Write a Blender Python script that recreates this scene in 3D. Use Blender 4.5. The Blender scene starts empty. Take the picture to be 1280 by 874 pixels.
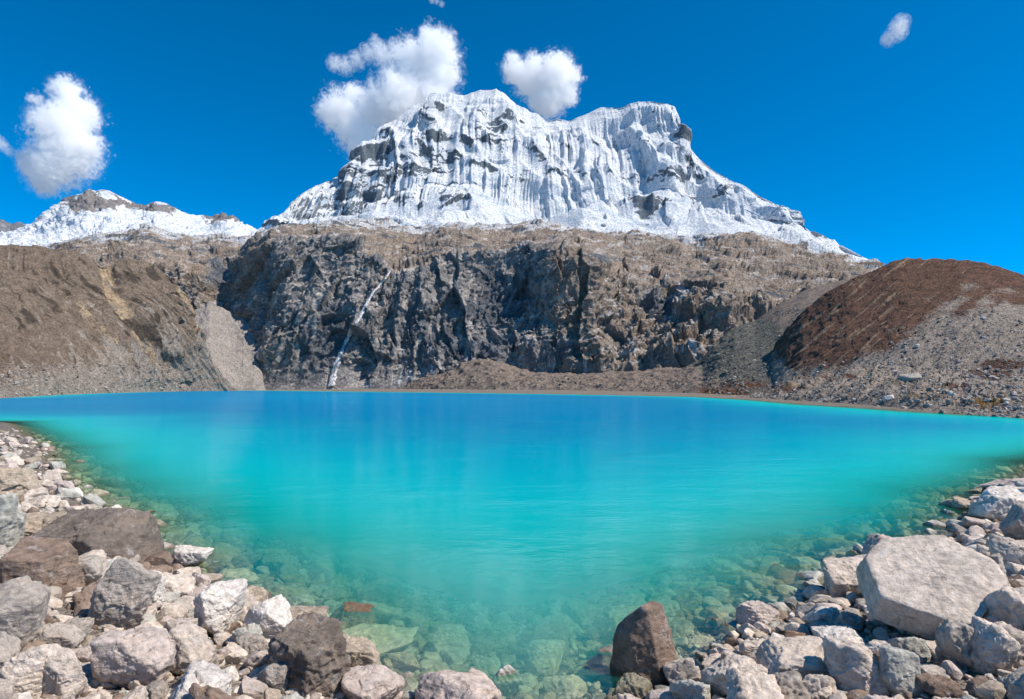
import bpy, bmesh, math, random
import numpy as np
from mathutils import Vector, Euler, Matrix

# ------------------------------------------------------------------ camera, sky, sun, exposure
F, CX, HY, CAMH = 800.0, 640.0, 481.0, 5.0          # focal length in photo pixels, centre column, horizon row, eye height
SUN_EL, SUN_AZ = 51.0, 105.0                          # azimuth clockwise from +Y (view direction)
SUN_STRENGTH, SKY_STRENGTH, EXPOSURE = 4.2, 0.15, 0.32
scene = bpy.context.scene
C = scene.collection
cam = bpy.data.cameras.new('camera'); camo = bpy.data.objects.new('camera', cam); C.objects.link(camo)
camo.location = (0, 0, CAMH); camo.rotation_euler = (math.pi/2, 0, 0)
cam.sensor_width = 36; cam.lens = F/1280*36; cam.shift_y = (HY-437)/1280
cam.clip_start = 0.1; cam.clip_end = 80000
scene.camera = camo
w = bpy.data.worlds.new('World'); scene.world = w; w.use_nodes = True
wn, wl = w.node_tree.nodes, w.node_tree.links
wn.clear()
sky = wn.new('ShaderNodeTexSky'); sky.sky_type = 'NISHITA'; sky.sun_disc = False
sky.sun_elevation = math.radians(SUN_EL); sky.sun_rotation = math.radians(SUN_AZ)
sky.altitude = 4600; sky.air_density = 1.0; sky.dust_density = 0.0; sky.ozone_density = 6.0
hs = wn.new('ShaderNodeHueSaturation'); hs.inputs['Saturation'].default_value = 1.53; hs.inputs['Hue'].default_value = 0.491
bg = wn.new('ShaderNodeBackground'); bg.inputs['Strength'].default_value = SKY_STRENGTH
wo = wn.new('ShaderNodeOutputWorld')
wl.new(sky.outputs[0], hs.inputs['Color']); wl.new(hs.outputs[0], bg.inputs['Color']); wl.new(bg.outputs[0], wo.inputs['Surface'])
sl = bpy.data.lights.new('sun', 'SUN'); sl.energy = SUN_STRENGTH; sl.angle = math.radians(0.5); sl.color = (1.0, 0.925, 0.83)
so = bpy.data.objects.new('sun', sl); C.objects.link(so)
a, e = math.radians(SUN_AZ), math.radians(SUN_EL)
SUND = Vector((math.sin(a)*math.cos(e), math.cos(a)*math.cos(e), math.sin(e)))
so.rotation_euler = SUND.to_track_quat('Z', 'Y').to_euler()
so.location = SUND*100
scene.view_settings.view_transform = 'Standard'; scene.view_settings.look = 'None'
scene.view_settings.exposure = EXPOSURE; scene.view_settings.gamma = 1.0
cy = scene.cycles
scene.render.engine = 'CYCLES'
cy.use_denoising = True; cy.max_bounces = 32; cy.diffuse_bounces = 2; cy.glossy_bounces = 2
cy.transparent_max_bounces = 8; cy.volume_bounces = 28; cy.volume_step_rate = 1.0; cy.volume_max_steps = 128
cy.use_adaptive_sampling = True; cy.adaptive_threshold = 0.02

# ------------------------------------------------------------------ numeric helpers
def sstep(a, b, x):
    t = np.clip((x-a)/(b-a), 0, 1); return t*t*(3-2*t)
_r = np.random.RandomState(7)
_P = _r.permutation(256); _P = np.concatenate([_P, _P, _P]).astype(np.int32)
_G = _r.normal(size=(256, 3)); _G /= np.linalg.norm(_G, axis=1)[:, None]; _G = (_G*1.5).astype(np.float32)
def noise(x, y, z):
    x, y, z = np.broadcast_arrays(x, y, z); shp = x.shape
    x = x.ravel().astype(np.float64); y = y.ravel().astype(np.float64); z = z.ravel().astype(np.float64)
    xi, yi, zi = np.floor(x), np.floor(y), np.floor(z)
    xf, yf, zf = (x-xi).astype(np.float32), (y-yi).astype(np.float32), (z-zi).astype(np.float32)
    xi, yi, zi = (xi.astype(np.int64) & 255), (yi.astype(np.int64) & 255), (zi.astype(np.int64) & 255)
    fd = lambda t: t*t*t*(t*(t*6-15)+10)
    u, v, q = fd(xf), fd(yf), fd(zf)
    def g(dx, dy, dz):
        h = _P[_P[_P[(xi+dx) & 255]+((yi+dy) & 255)]+((zi+dz) & 255)]
        gr = _G[h]
        return gr[:, 0]*(xf-dx)+gr[:, 1]*(yf-dy)+gr[:, 2]*(zf-dz)
    L = lambda a, b, t: a+t*(b-a)
    r = L(L(L(g(0,0,0), g(1,0,0), u), L(g(0,1,0), g(1,1,0), u), v), L(L(g(0,0,1), g(1,0,1), u), L(g(0,1,1), g(1,1,1), u), v), q)
    return r.reshape(shp)
def fbm(x, y, z, o=4, gain=0.5, ridged=False):
    s, amp, tot = 0, 1.0, 0.0
    for i in range(o):
        n = noise(x*2**i+17.3*i, y*2**i-9.1*i, z*2**i+5.7*i)
        if ridged: n = 1-2*np.abs(n)*1.3
        s = s+amp*n; tot += amp; amp *= gain
    return s/tot
def facet(x, y, z, seed=0, tilt=1.0):
    """broken-rock relief: each Voronoi cell is a little tilted plane with its own height"""
    x, y, z = np.broadcast_arrays(np.asarray(x, float), y, z); shp = x.shape
    p = np.stack([x.ravel(), y.ravel(), z.ravel()], -1); ip = np.floor(p).astype(np.int64)
    rr = np.random.RandomState(11); T = rr.uniform(0, 1, (256, 3)); H = rr.uniform(-1, 1, 256); Gd = rr.normal(0, .7, (256, 3))
    best = np.full(len(p), 1e9); val = np.zeros(len(p))
    for dx in (-1, 0, 1):
        for dy in (-1, 0, 1):
            for dz in (-1, 0, 1):
                c = ip+np.array([dx, dy, dz]); h = _P[_P[_P[c[:, 0] & 255]+(c[:, 1] & 255)]+((c[:, 2]+seed) & 255)]
                q = p-c-T[h]; d = (q*q).sum(1); k = d < best
                best[k] = d[k]; val[k] = (.5*H[h]+tilt*(Gd[h]*q).sum(1))[k]
    return val.reshape(shp)
def interp(row, px, k):
    r = np.array(row, float); return np.interp(px, r[:, 0], r[:, k])
def unproj(px, py, Y):
    return (px-CX)/F*Y, Y, CAMH+(HY-py)/F*Y

# ------------------------------------------------------------------ object helpers
def mesh_obj(name, verts, faces, mat, smooth=True, parent=None):
    me = bpy.data.meshes.new(name)
    verts = np.asarray(verts, np.float32); faces = np.asarray(faces, np.int32)
    k = faces.shape[1]
    me.vertices.add(len(verts)); me.vertices.foreach_set('co', verts.ravel())
    me.loops.add(faces.size); me.loops.foreach_set('vertex_index', faces.ravel())
    me.polygons.add(len(faces)); me.polygons.foreach_set('loop_start', np.arange(0, faces.size, k, dtype=np.int32))
    me.polygons.foreach_set('use_smooth', np.full(len(faces), smooth))
    me.update(calc_edges=True); me.validate()
    if mat: me.materials.append(mat)
    o = bpy.data.objects.new(name, me); C.objects.link(o)
    if parent: o.parent = parent
    return o
def col_attr(o, name, arr):
    arr = np.asarray(arr, np.float32)
    if arr.shape[1] == 3: arr = np.concatenate([arr, np.ones((len(arr), 1), np.float32)], 1)
    at = o.data.color_attributes.new(name, 'FLOAT_COLOR', 'POINT'); at.data.foreach_set('color', arr.ravel())
def tag(o, label, cat, group=None, kind=None):
    o['label'] = label; o['category'] = cat
    if group: o['group'] = group
    if kind: o['kind'] = kind
    return o
def structure(o): o['kind'] = 'structure'; return o
def grid_faces(nv, nu):
    i = np.arange(nv-1)[:, None]*nu+np.arange(nu-1)[None, :]
    return np.stack([i, i+1, i+1+nu, i+nu], -1).reshape(-1, 4)

# ------------------------------------------------------------------ materials
class NT:
    def __init__(s, name):
        s.m = bpy.data.materials.new(name); s.m.use_nodes = True
        s.n, s.l = s.m.node_tree.nodes, s.m.node_tree.links
        s.n.clear(); s.out = s.n.new('ShaderNodeOutputMaterial')
    def node(s, t, **kw):
        x = s.n.new(t)
        for k, v in kw.items(): setattr(x, k, v)
        return x
    def put(s, sock, v):
        if hasattr(v, 'is_output'): s.l.new(v, sock)
        elif v is not None: sock.default_value = v
    def math(s, op, a, b=None, c=None, clamp=False):
        x = s.node('ShaderNodeMath', operation=op, use_clamp=clamp); s.put(x.inputs[0], a); s.put(x.inputs[1], b)
        if c is not None: s.put(x.inputs[2], c)
        return x.outputs[0]
    def mix(s, f, a, b, blend='MIX'):
        x = s.node('ShaderNodeMix', data_type='RGBA', blend_type=blend); x.clamp_factor = True
        s.put(x.inputs[0], f); s.put(x.inputs[6], c4(a)); s.put(x.inputs[7], c4(b)); return x.outputs[2]
    def noise(s, vec, scale, detail=5, rough=0.6, dist=0.0):
        x = s.node('ShaderNodeTexNoise'); s.put(x.inputs['Vector'], vec); x.inputs['Scale'].default_value = scale
        x.inputs['Detail'].default_value = detail; x.inputs['Roughness'].default_value = rough; x.inputs['Distortion'].default_value = dist
        return x.outputs['Fac']
    def ramp(s, f, a, b, lo=0.0, hi=1.0):
        x = s.node('ShaderNodeMapRange', interpolation_type='SMOOTHSTEP'); s.put(x.inputs[0], f)
        x.inputs[1].default_value, x.inputs[2].default_value, x.inputs[3].default_value, x.inputs[4].default_value = a, b, lo, hi
        return x.outputs[0]
    def scale(s, vec, sc, rot=(0, 0, 0)):
        x = s.node('ShaderNodeMapping'); s.put(x.inputs[0], vec); x.inputs['Scale'].default_value = sc; x.inputs['Rotation'].default_value = rot
        return x.outputs[0]
    def bump(s, h, strength, dist, normal=None):
        x = s.node('ShaderNodeBump'); s.put(x.inputs['Height'], h); x.inputs['Strength'].default_value = strength
        x.inputs['Distance'].default_value = dist
        if normal is not None: s.put(x.inputs['Normal'], normal)
        return x.outputs[0]
    def bsdf(s, col, rough=0.9, normal=None, spec=0.15):
        x = s.node('ShaderNodeBsdfPrincipled'); s.put(x.inputs['Base Color'], c4(col)); s.put(x.inputs['Roughness'], rough)
        x.inputs['Specular IOR Level'].default_value = spec
        if normal is not None: s.put(x.inputs['Normal'], normal)
        return x.outputs[0]
    def attr(s, name):
        return s.node('ShaderNodeAttribute', attribute_name=name)
def c4(c):
    return c if hasattr(c, 'is_output') or c is None or len(c) == 4 else (*c, 1.0)

def terrain_mat(name, c0, c0b, layers, L, bump=0.6, spec=0.1, crack=0.0):
    """base noise mix c0/c0b, then mask channels R, G, B, A laid over it; L = main feature size in metres"""
    t = NT(name)
    co = t.node('ShaderNodeTexCoord').outputs['Object']
    n1 = t.noise(co, 1/L, 7, 0.62, 0.4); n2 = t.noise(co, 5/L, 6, 0.65); n3 = t.noise(co, 22/L, 4, 0.7)
    col = t.mix(t.ramp(n1, 0.36, 0.64), c0, c0b)
    m = t.attr('mask'); sep = t.node('ShaderNodeSeparateColor'); t.l.new(m.outputs['Color'], sep.inputs[0])
    chans = [sep.outputs[0], sep.outputs[1], sep.outputs[2], m.outputs['Alpha']]
    for ch, c in zip(chans, layers):
        if c is None: continue
        edge = t.math('ADD', ch, t.math('MULTIPLY', t.math('SUBTRACT', n2, 0.5), 0.7))
        cc = t.mix(t.ramp(n1, 0.35, 0.65), c, tuple(x*0.72 for x in c))
        col = t.mix(t.ramp(edge, 0.3, 0.7), col, cc)
    v = t.math('ADD', t.math('MULTIPLY', n2, 0.9), t.math('MULTIPLY', n3, 0.9))
    v = t.ramp(v, 0.62, 1.18, 0.45, 1.55)
    if crack:
        na = t.noise(t.scale(co, (1, 1, .55), (0, .3, 0)), 2.6/L, 6, .6, .6); nb = t.noise(t.scale(co, (1, 1, 1.6), (0, -.35, 0)), 7/L, 5, .6, .5)
        ca = t.ramp(t.math('ABSOLUTE', t.math('SUBTRACT', na, .5)), 0.0, .05, 1, 0); cb = t.ramp(t.math('ABSOLUTE', t.math('SUBTRACT', nb, .5)), 0.0, .06, 1, 0)
        v = t.math('MULTIPLY', v, t.math('SUBTRACT', 1.0, t.math('MULTIPLY', t.math('MAXIMUM', ca, t.math('MULTIPLY', cb, .8)), crack)))
    col = t.mix(1.0, col, t.node('ShaderNodeCombineColor').outputs[0], 'MULTIPLY') if False else col
    cc = t.node('ShaderNodeCombineColor')
    for i in range(3): t.l.new(v, cc.inputs[i])
    col = t.mix(1.0, col, cc.outputs[0], 'MULTIPLY')
    h = t.math('ADD', t.math('MULTIPLY', n2, 1.0), t.math('MULTIPLY', n3, 0.35))
    t.l.new(t.bsdf(col, 0.95, t.bump(h, bump, L*0.25), spec), t.out.inputs[0])
    return t.m

# ------------------------------------------------------------------ terrain sheets
PROJ = {}
def sheet(name, a, b, nu, rows, nvs, amp, mat, mask, back=True, wob=0.0):
    """A slope that rises row by row (photo column, photo row, distance) and falls away again behind its ridge.
    amp(PX, V, P, N) -> displacement in metres along the normal; mask(PX, PY, V, P, N) -> four channels."""
    px = np.linspace(a, b, nu)
    pts = []
    for r in rows:
        Yr = interp(r, px, 2); kw = max(3, int(30/((b-a)/nu)))|1
        Yr = np.convolve(np.pad(Yr, kw//2, mode='edge'), np.hanning(kw+2)[1:-1]/np.hanning(kw+2).sum(), 'valid')
        pts.append(np.stack(unproj(px, interp(r, px, 1), Yr), -1))
    out, V = [], []
    for k, nv in enumerate(nvs):
        for j in range(nv):
            t = j/nv; out.append(pts[k]*(1-t)+pts[k+1]*t); V.append(k+t)
    out.append(pts[-1]); V.append(len(rows)-1.0)
    base_n = len(out)
    if back:
        for j in range(1, 7):
            p = pts[-1].copy(); t = j/6
            p[:, 0] *= 1+0.35*t; p[:, 1] *= 1+0.35*t; p[:, 2] = p[:, 2]*(1-t)**1.2*0.97-5*t
            out.append(p); V.append(len(rows)-1+t)
    P = np.stack(out); V = np.array(V)[:, None]*np.ones((1, nu)); PX = np.ones((len(out), 1))*px[None, :]
    PY = HY-(P[..., 2]-CAMH)/P[..., 1]*F
    def normals(P):
        du = np.gradient(P, axis=1); dv = np.gradient(P, axis=0)
        n = np.cross(du, dv); return n/(np.linalg.norm(n, axis=-1, keepdims=True)+1e-9)
    N = normals(P)
    for _ in range(6):
        N = N+np.roll(N, 1, 0)*0.5+np.roll(N, -1, 0)*0.5; N /= np.linalg.norm(N, axis=-1, keepdims=True)+1e-9
    d = amp(PX, V, P, N)
    P2 = P+N*d[..., None]
    N2 = normals(P2)
    M = np.stack([np.clip(c*np.ones_like(PX), 0, 1) for c in mask(PX, PY, V, P2, N2)], -1)
    o = mesh_obj(name, P2.reshape(-1, 3), grid_faces(len(out), nu), mat)
    col_attr(o, 'mask', M.reshape(-1, 4))
    nb = base_n*nu
    Q = P2.reshape(-1, 3)[:nb]
    PROJ[o.name] = (CX+Q[:, 0]/Q[:, 1]*F, HY-(Q[:, 2]-CAMH)/Q[:, 1]*F, Q)
    return structure(o)
def on_sheet(name, px, py):
    X, Y, Q = PROJ[name]; i = np.argmin((X-px)**2+(Y-py)**2); return Q[i]
def blobs(PX, PY, lst, jit=0.0):
    s = np.zeros_like(PX)
    for cx, cy, rx, ry, st in lst:
        s = np.maximum(s, st*np.exp(-(((PX-cx)/rx)**2+((PY-cy)/ry)**2)))
    return s
def line_mask(PX, PY, pts, wd):
    p = np.array(pts, float); best = np.full(PX.shape, 1e9)
    for (x0, y0), (x1, y1) in zip(p[:-1], p[1:]):
        dx, dy = x1-x0, y1-y0
        t = np.clip(((PX-x0)*dx+(PY-y0)*dy)/(dx*dx+dy*dy), 0, 1)
        best = np.minimum(best, np.hypot(PX-x0-t*dx, PY-y0-t*dy))
    return sstep(wd, wd*0.3, best)

# --- snow massif
RIDGE = [(250,318,1900),(300,302,1950),(320,288,2000),(335,276,2050),(352,262,2080),(360,250,2100),(372,240,2150),(390,231,2200),(410,224,2250),(425,217,2300),(438,205,2300),
 (455,198,2320),(461,178,2330),(470,164,2350),(480,151,2380),(495,147,2400),(510,134,2430),(525,127,2450),(540,115,2480),(552,119,2480),(560,117,2490),(580,120,2500),(600,114,2500),
 (612,114,2500),(620,112,2500),(630,118,2500),(640,127,2500),(650,133,2500),(662,140,2500),(672,142,2500),(683,150,2500),(695,147,2500),(710,150,2500),(718,146,2500),(735,141,2500),(750,134,2500),
 (775,133,2480),(795,127,2450),(815,126,2430),(833,128,2400),(842,137,2380),(850,152,2330),(853,166,2320),(857,180,2300),(870,197,2250),(890,209,2200),(910,223,2150),(930,234,2100),(950,242,2060),
 (960,247,2030),(980,259,1980),(995,267,1930),(1003,282,1900),(1012,290,1850),(1040,303,1780),(1070,318,1700),(1095,330,1650),(1130,350,1600),(1200,390,1500)]
def midrow(f, yoff, Y):   # a row a fraction of the way from the base row (y=300) to the ridge
    return [(x, max(300, y+14)+(y-max(300, y+14))*f+yoff*f*(1-f)*min(1, max(0, (300-y)/60)), Yb) for (x, y, _), Yb in zip(RIDGE, [Y*(1-0.25*max(0, min(1, (x-850)/300)))*(1-0.12*max(0, min(1, (480-x)/200))) for x, _, _ in RIDGE])]
SPURS = [([(620,110),(634,150),(652,185),(690,222)], 17, 34), ([(618,112),(600,150),(572,190)], 13, 22), ([(552,120),(530,150),(505,200),(470,240)], 16, 26), ([(475,155),(462,190),(450,215),(400,250)], 15, 24), ([(842,136),(852,170),(872,205),(905,245)], 15, 26), ([(735,142),(742,180),(728,215)], 12, 18), ([(795,128),(790,165),(812,205),(835,235)], 13, 20), ([(690,150),(672,180)], 10, 14), ([(930,235),(950,262),(985,280)], 11, 14)]
def snow_amp(PX, V, P, N):
    X, Y, Z = P[..., 0], P[..., 1], P[..., 2]
    wx = X+22*fbm(X/300, Y/300, Z/300, 2)
    t = sstep(0.6, 1.6, V)
    d = 62*(fbm((wx+.25*Z)/360, Y/360, Z/560, 3, ridged=True)-.35)
    rib = fbm(X/170, Z/110, 4.4, 2)
    fl = 1-1.7*np.abs(noise(wx/31+.12*noise(Z/160, X/220, 0), Z/900, Y/1500))**.8+.5*(1-2*np.abs(noise(wx/13, Z/500, 3)))
    rs_ = sstep(860, 930, PX)
    PYs = HY-(Z-CAMH)/Y*F
    for pl, wdt, hgt in SPURS:
        q = np.array(pl, float); dist = np.full(PX.shape, 1e9)
        for (x0, y0), (x1, y1) in zip(q[:-1], q[1:]):
            dx, dy = x1-x0, y1-y0; tt_ = np.clip(((PX-x0)*dx+(PYs-y0)*dy)/(dx*dx+dy*dy), 0, 1)
            dist = np.minimum(dist, np.hypot(PX-x0-tt_*dx, PYs-y0-tt_*dy))
        d += sstep(2.98, 2.7, V)*hgt*np.maximum(0, 1-dist/wdt*(1+.5*fbm(X/70, Z/60, 1.5, 3)))
    d += sstep(1.3, 2.0, V)*14*fl*(.35+.9*sstep(-.25, .3, rib))*(1-.5*rs_)
    zb = (Z+.18*X*rs_+46*fbm(X/190, Z/400, 2.2, 3))/150; saw = zb-np.floor(zb)
    d += 24*(saw*sstep(1.0, .80, saw)-.35)*(.4+.6*sstep(-.2, .2, noise(X/260, Z/200, 8.8)))*(1-.6*rs_)
    rough = .22+.85*sstep(-.05, .3, fbm(X/120+5, Y/150, Z/80, 3))
    d += rough*(11*facet((wx-.4*Z)/80, Y/100, Z/60, 3)*sstep(.35, -.1, rib)+3.6*facet(X/30, Y/34, Z/20, 5)+1.6*fbm(X/14, Y/14, Z/10, 3, ridged=True))
    d += (1-t)*(5.5*facet(X/34, Y/60, Z/8, 9)+2.5*fbm(X/16, Y/30, Z/5, 2, ridged=True))
    d *= 1-.6*sstep(980, 1120, PX)
    return d*sstep(0, 0.3, V)*(1-.72*sstep(2.75, 2.97, V))-6*sstep(2.8, 3, V)
ROCKY = [(480,180,16,24,.55),(465,205,30,14,.4),(520,225,34,10,.45),(430,240,60,18,.40),(495,255,70,14,.45),(580,258,45,10,.55),(380,255,30,18,.45),(620,165,14,14,.5),(650,150,18,12,.4),(700,160,26,8,.45),
         (625,190,18,14,.35),(560,200,30,9,.35),(850,170,10,22,.7),(806,263,26,14,1.1),(680,205,20,10,.3),(740,185,30,6,.3),(860,205,10,14,.3),(1000,290,30,12,.3),(350,280,25,12,.4)]
def snow_mask(PX, PY, V, P, N):
    X, Y, Z = P[..., 0], P[..., 1], P[..., 2]
    zb = (Z+.18*X*sstep(860, 930, PX)+46*fbm(X/190, Z/400, 2.2, 3))/150; saw = zb-np.floor(zb)
    r = .8*blobs(PX, PY, ROCKY)+.26*sstep(.60, .80, saw)*sstep(1.0, .94, saw)*(V < 2.7)+0.55*fbm(X/75, Y/75, Z/40, 4)+0.3*fbm(X/16, Y/16, Z/12, 2)+1.0*(0.355-np.clip(N[..., 2], 0, 1))+.05*sstep(620, 480, PX)-.12*sstep(640, 700, PX)
    rock = sstep(0.30, 0.50, r)
    ice = 0.45*sstep(0.1, 0.5, fbm(X/70+3, Y/70, Z/22, 3)+0.5*blobs(PX, PY, [(720,258,260,22,.6),(850,215,60,14,.4),(605,252,50,10,.9)]))
    mor = sstep(0.1, 0.3, blobs(PX, PY, [(720,290,60,10,.5),(560,290,150,6,.4)])+0.3*fbm(X/50, Y/50, Z/25, 3)-0.1)
    return rock, ice, mor*sstep(0.35, 0.1, V), 0*PX
m_snow = terrain_mat('glacier_snow', (0.77,0.78,0.79), (0.64,0.675,0.705), [(0.17,0.20,0.225), (0.36,0.50,0.57), (0.22,0.19,0.17), None], 26, 0.8, 0.2)
sheet('snow_mountain', 255, 1190, 1000,
      [[(250,330,1350),(700,330,1350),(1200,400,1350)], midrow(0.0, 0, 1650), midrow(0.36, 30, 2130), RIDGE], [10, 130, 190][0:3], snow_amp, m_snow, snow_mask)

# --- snow peak on the left and the dark ridge behind it
LR = [(-300,330,2300),(-120,305,2300),(-20,298,2300),(0,296,2300),(20,291,2300),(45,279,2300),(60,265,2350),(80,250,2400),(95,243,2400),(104,238,2400),(110,235,2400),(118,240,2400),(127,238,2400),(136,240,2400),(150,247,2400),
      (165,254,2400),(180,257,2380),(195,252,2380),(210,257,2350),(230,267,2350),(250,271,2350),(265,273,2350),(280,271,2320),(292,274,2300),(305,284,2300),(320,291,2300),(345,302,2250),(420,340,2200)]
def l_amp(PX, V, P, N):
    X, Y, Z = P[..., 0], P[..., 1], P[..., 2]
    d = 22*(fbm(X/160+Z/300, Y/200, Z/220, 4, ridged=True)-.3)+8*facet(X/60, Y/60, Z/40, 2)+5*facet(X/26, Y/40, Z/10, 4)+3*fbm(X/18, Y/18, Z/14, 3, ridged=True)
    return d*sstep(0, 0.3, V)*np.where(V > 1.93, 0.5, 1)
def l_mask(PX, PY, V, P, N):
    X, Y, Z = P[..., 0], P[..., 1], P[..., 2]
    rg = interp(LR, PX, 1)
    up = sstep(26, 6, PY-rg)*sstep(40, 60, PX)
    r = blobs(PX, PY, [(105,258,30,16,.6),(140,258,60,7,.6),(215,262,60,6,.6),(280,276,26,5,.5)])+0.5*fbm(X/50, Y/50, Z/40, 4)+0.15*up
    return sstep(0.28, 0.5, r), 0.5*sstep(0, .4, fbm(X/60, Y/60, Z/20, 3)), 0*PX, 0*PX
m_snow2 = terrain_mat('peak_snow', (0.68,0.695,0.71), (0.54,0.58,0.62), [(0.24,0.22,0.21), (0.5,0.6,0.66), None, None], 34, 0.35, 0.2)
sheet('snow_mountain', -300, 420, 640, [[(-300,340,1300),(420,340,1300)], [(-300,318,1500),(0,307,1500),(420,318,1500)], LR], [8, 110], l_amp, m_snow2, l_mask)
FR = [(-400,260,4200),(-100,272,4200),(0,280,4200),(14,284,4200),(28,282,4200),(38,290,4200),(60,300,4200),(140,330,4200)]
m_far = terrain_mat('distant_rock', (0.16,0.17,0.19), (0.24,0.24,0.25), [None]*4, 120, 0.4)
sheet('mountain', -400, 140, 260, [[(-400,340,3000),(140,340,3000)], FR], [60], lambda PX, V, P, N: 40*fbm(P[..., 0]/200, P[..., 1]/200, P[..., 2]/200, 4, ridged=True)*sstep(0, .3, V), m_far, lambda PX, PY, V, P, N: (0, 0, 0, 0))

# --- the great cliff and the rock shelf above it
TOP = [(-60,330,1000),(40,312,1000),(100,299,1000),(140,296,1000),(180,291,1000),(215,295,1000),(240,301,1000),(300,303,1000),(330,299,1000),(370,289,1000),(420,284,1050),(470,285,1050),(520,287,1050),(560,283,1050),(620,283,1050),
       (700,286,1050),(740,289,1050),(780,292,1050),(820,296,1050),(850,303,1000),(870,304,1000),(900,296,1000),(940,293,1000),(970,298,950),(1000,309,900),(1040,321,850),(1080,335,800),(1110,347,760),(1200,372,700),(1300,410,650)]
EDGE = [(-60,430,700),(100,340,720),(180,330,720),(240,345,700),(290,352,690),(316,318,640),(345,304,622),(400,299,625),(440,308,620),(470,328,615),(490,346,612),(530,335,612),(560,322,615),(600,316,618),(660,314,620),(690,325,600),(740,330,590),(770,350,600),(830,352,600),(900,365,560),(960,380,540),(1040,390,520),(1300,440,500)]
FOOT = [(-60,500,640),(200,500,640),(300,494,620),(318,492,572),(330,491,568),(400,492,566),(490,493,560),(560,492,552),(640,492,545),(700,492,530),(760,494,490),(840,490,470),(900,490,450),(960,492,430),(1040,500,420),(1300,510,400)]
def cl_amp(PX, V, P, N):
    X, Y, Z = P[..., 0], P[..., 1], P[..., 2]
    k = sstep(1.3, 0.8, V)                        # cliff part
    rt = sstep(640, 820, PX)
    lf = sstep(560, 420, PX)
    wx = X+18*fbm(X/80, Y/80, Z/80, 3)
    s = wx*0.86-Z*0.5*lf                           # slanted ribs on the left, upright in the middle
    d = 15*fbm(wx/95, Y/120, Z/130, 3)
    zz = Z+0.55*wx*lf-.25*wx*rt
    d += k*8*facet(s/42, Y/60, zz/95, 1)+k*4*facet(s/15+.3*noise(X/20, Y/20, Z/20), Y/25, zz/34, 2)
    d += k*5*fbm(s/26, Y/60, zz/85, 3, ridged=True)+k*1.6*fbm(s/6, Y/20, zz/18, 3, ridged=True)
    d += (1.2+.9*k)*facet(X/6+.3*noise(X/8, Y/8, Z/8), Y/8, (Z-.4*X)/4.5, 6)+.7*fbm(X/3, Y/4, Z/2.4, 2, ridged=True)
    d += rt*(.25+.75*k)*(7*facet((wx-Z*0.4)/34, Y/50, zz/20, 7)+5*fbm(wx/40, Y/50, zz/22, 3, ridged=True))
    ss = Z+.30*X*sstep(700, 850, PX)-.12*X*(1-sstep(700, 850, PX))
    d += (1-k)*(9*fbm((wx+Y*0.3)/75, Y/80, Z/34, 3, ridged=True)+4.5*facet(wx/70, Y/60, ss/20, 8)+1.2*facet(wx/22, Y/18, ss/8, 12)+1.5*np.abs(noise(wx/80, Y/90, ss/10)))
    # the bulge and the overhung corners
    d += 16*blobs(PX, HY-(Z-CAMH)/Y*F, [(700,345,46,42,1),(360,350,30,60,.5),(680,440,26,20,.6),(905,385,40,22,.7),(720,435,24,30,.6),(860,455,34,14,.4)])
    d -= 14*blobs(PX, HY-(Z-CAMH)/Y*F, [(625,365,46,50,1),(320,420,8,60,.4),(830,375,44,26,.6),(275,355,22,30,.3),(760,350,10,14,.5)])
    return d*sstep(0, 0.25, V)*np.where(V > 2.95, 0.5, 1)
def cl_mask(PX, PY, V, P, N):
    X, Y, Z = P[..., 0], P[..., 1], P[..., 2]
    nz = N[..., 2]
    shelf = sstep(.88, 1.2, V+0.3*fbm(X/40, Y/40, Z/25, 3))
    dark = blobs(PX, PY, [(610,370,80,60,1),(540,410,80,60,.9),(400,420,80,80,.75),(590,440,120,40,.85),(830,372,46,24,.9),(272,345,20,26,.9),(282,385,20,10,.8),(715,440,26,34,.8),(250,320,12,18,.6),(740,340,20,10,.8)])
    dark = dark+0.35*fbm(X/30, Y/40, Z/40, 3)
    brown = np.maximum(shelf*0.85, sstep(640, 720, PX)*(0.72+0.3*fbm(X/40, Y/40, Z/18, 3)))*(1-np.clip(dark-0.25, 0, 0.9))
    brown = np.maximum(brown, 0.95*sstep(326, 304, PX+10*fbm(X/20, Y/20, Z/20, 2))*(1-.7*np.clip(dark, 0, 1)))
    st = fbm(X/4.5+noise(Z/20, X/30, 0), Y/30, Z/42, 3)
    white = blobs(PX, PY, [(840,378,42,30,.62),(770,390,16,26,.5),(780,440,50,30,.45),(520,470,40,18,.62),(620,330,14,24,.5),(560,430,40,40,.42),(735,460,40,16,.5),(320,440,9,14,.9),(860,455,40,8,.6),(650,395,40,40,.35),(395,480,30,8,.4)])
    white = sstep(0.30, 0.62, white+0.75*st-0.1)
    veil = sstep(.02, .40, fbm(X/7+noise(Z/26, X/30, 1), Y/40, Z/70, 4)+.15*fbm(X/30, Y/30, Z/30, 2))*sstep(1.0, .8, V)*(1-shelf)*sstep(760, 620, PX)
    tp = np.interp(PX, [q[0] for q in TOP], [q[1] for q in TOP])
    snowy = sstep(.32, .5, fbm(X/26, Y/60, Z/9, 4)+.62*sstep(17, 3, PY-tp)-.1)*(V < 3.01)
    white = np.maximum(np.minimum(1, white*1.4), snowy)
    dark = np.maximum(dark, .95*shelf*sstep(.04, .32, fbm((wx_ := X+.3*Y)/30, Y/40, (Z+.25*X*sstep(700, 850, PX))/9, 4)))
    pale = 0.75*sstep(0.05, 0.4, fbm(X/24, Y/30, (Z-.3*X)/8, 4)+0.25*sstep(.3, .8, nz)-.10*shelf)
    return np.where(V > .9, brown*(1-.7*sstep(.5, .9, dark)), brown), np.maximum(pale*(1-.8*sstep(.5, .9, dark)*shelf), veil), white, .85*sstep(0.4, 0.95, dark)*(1-.6*veil)
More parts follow.
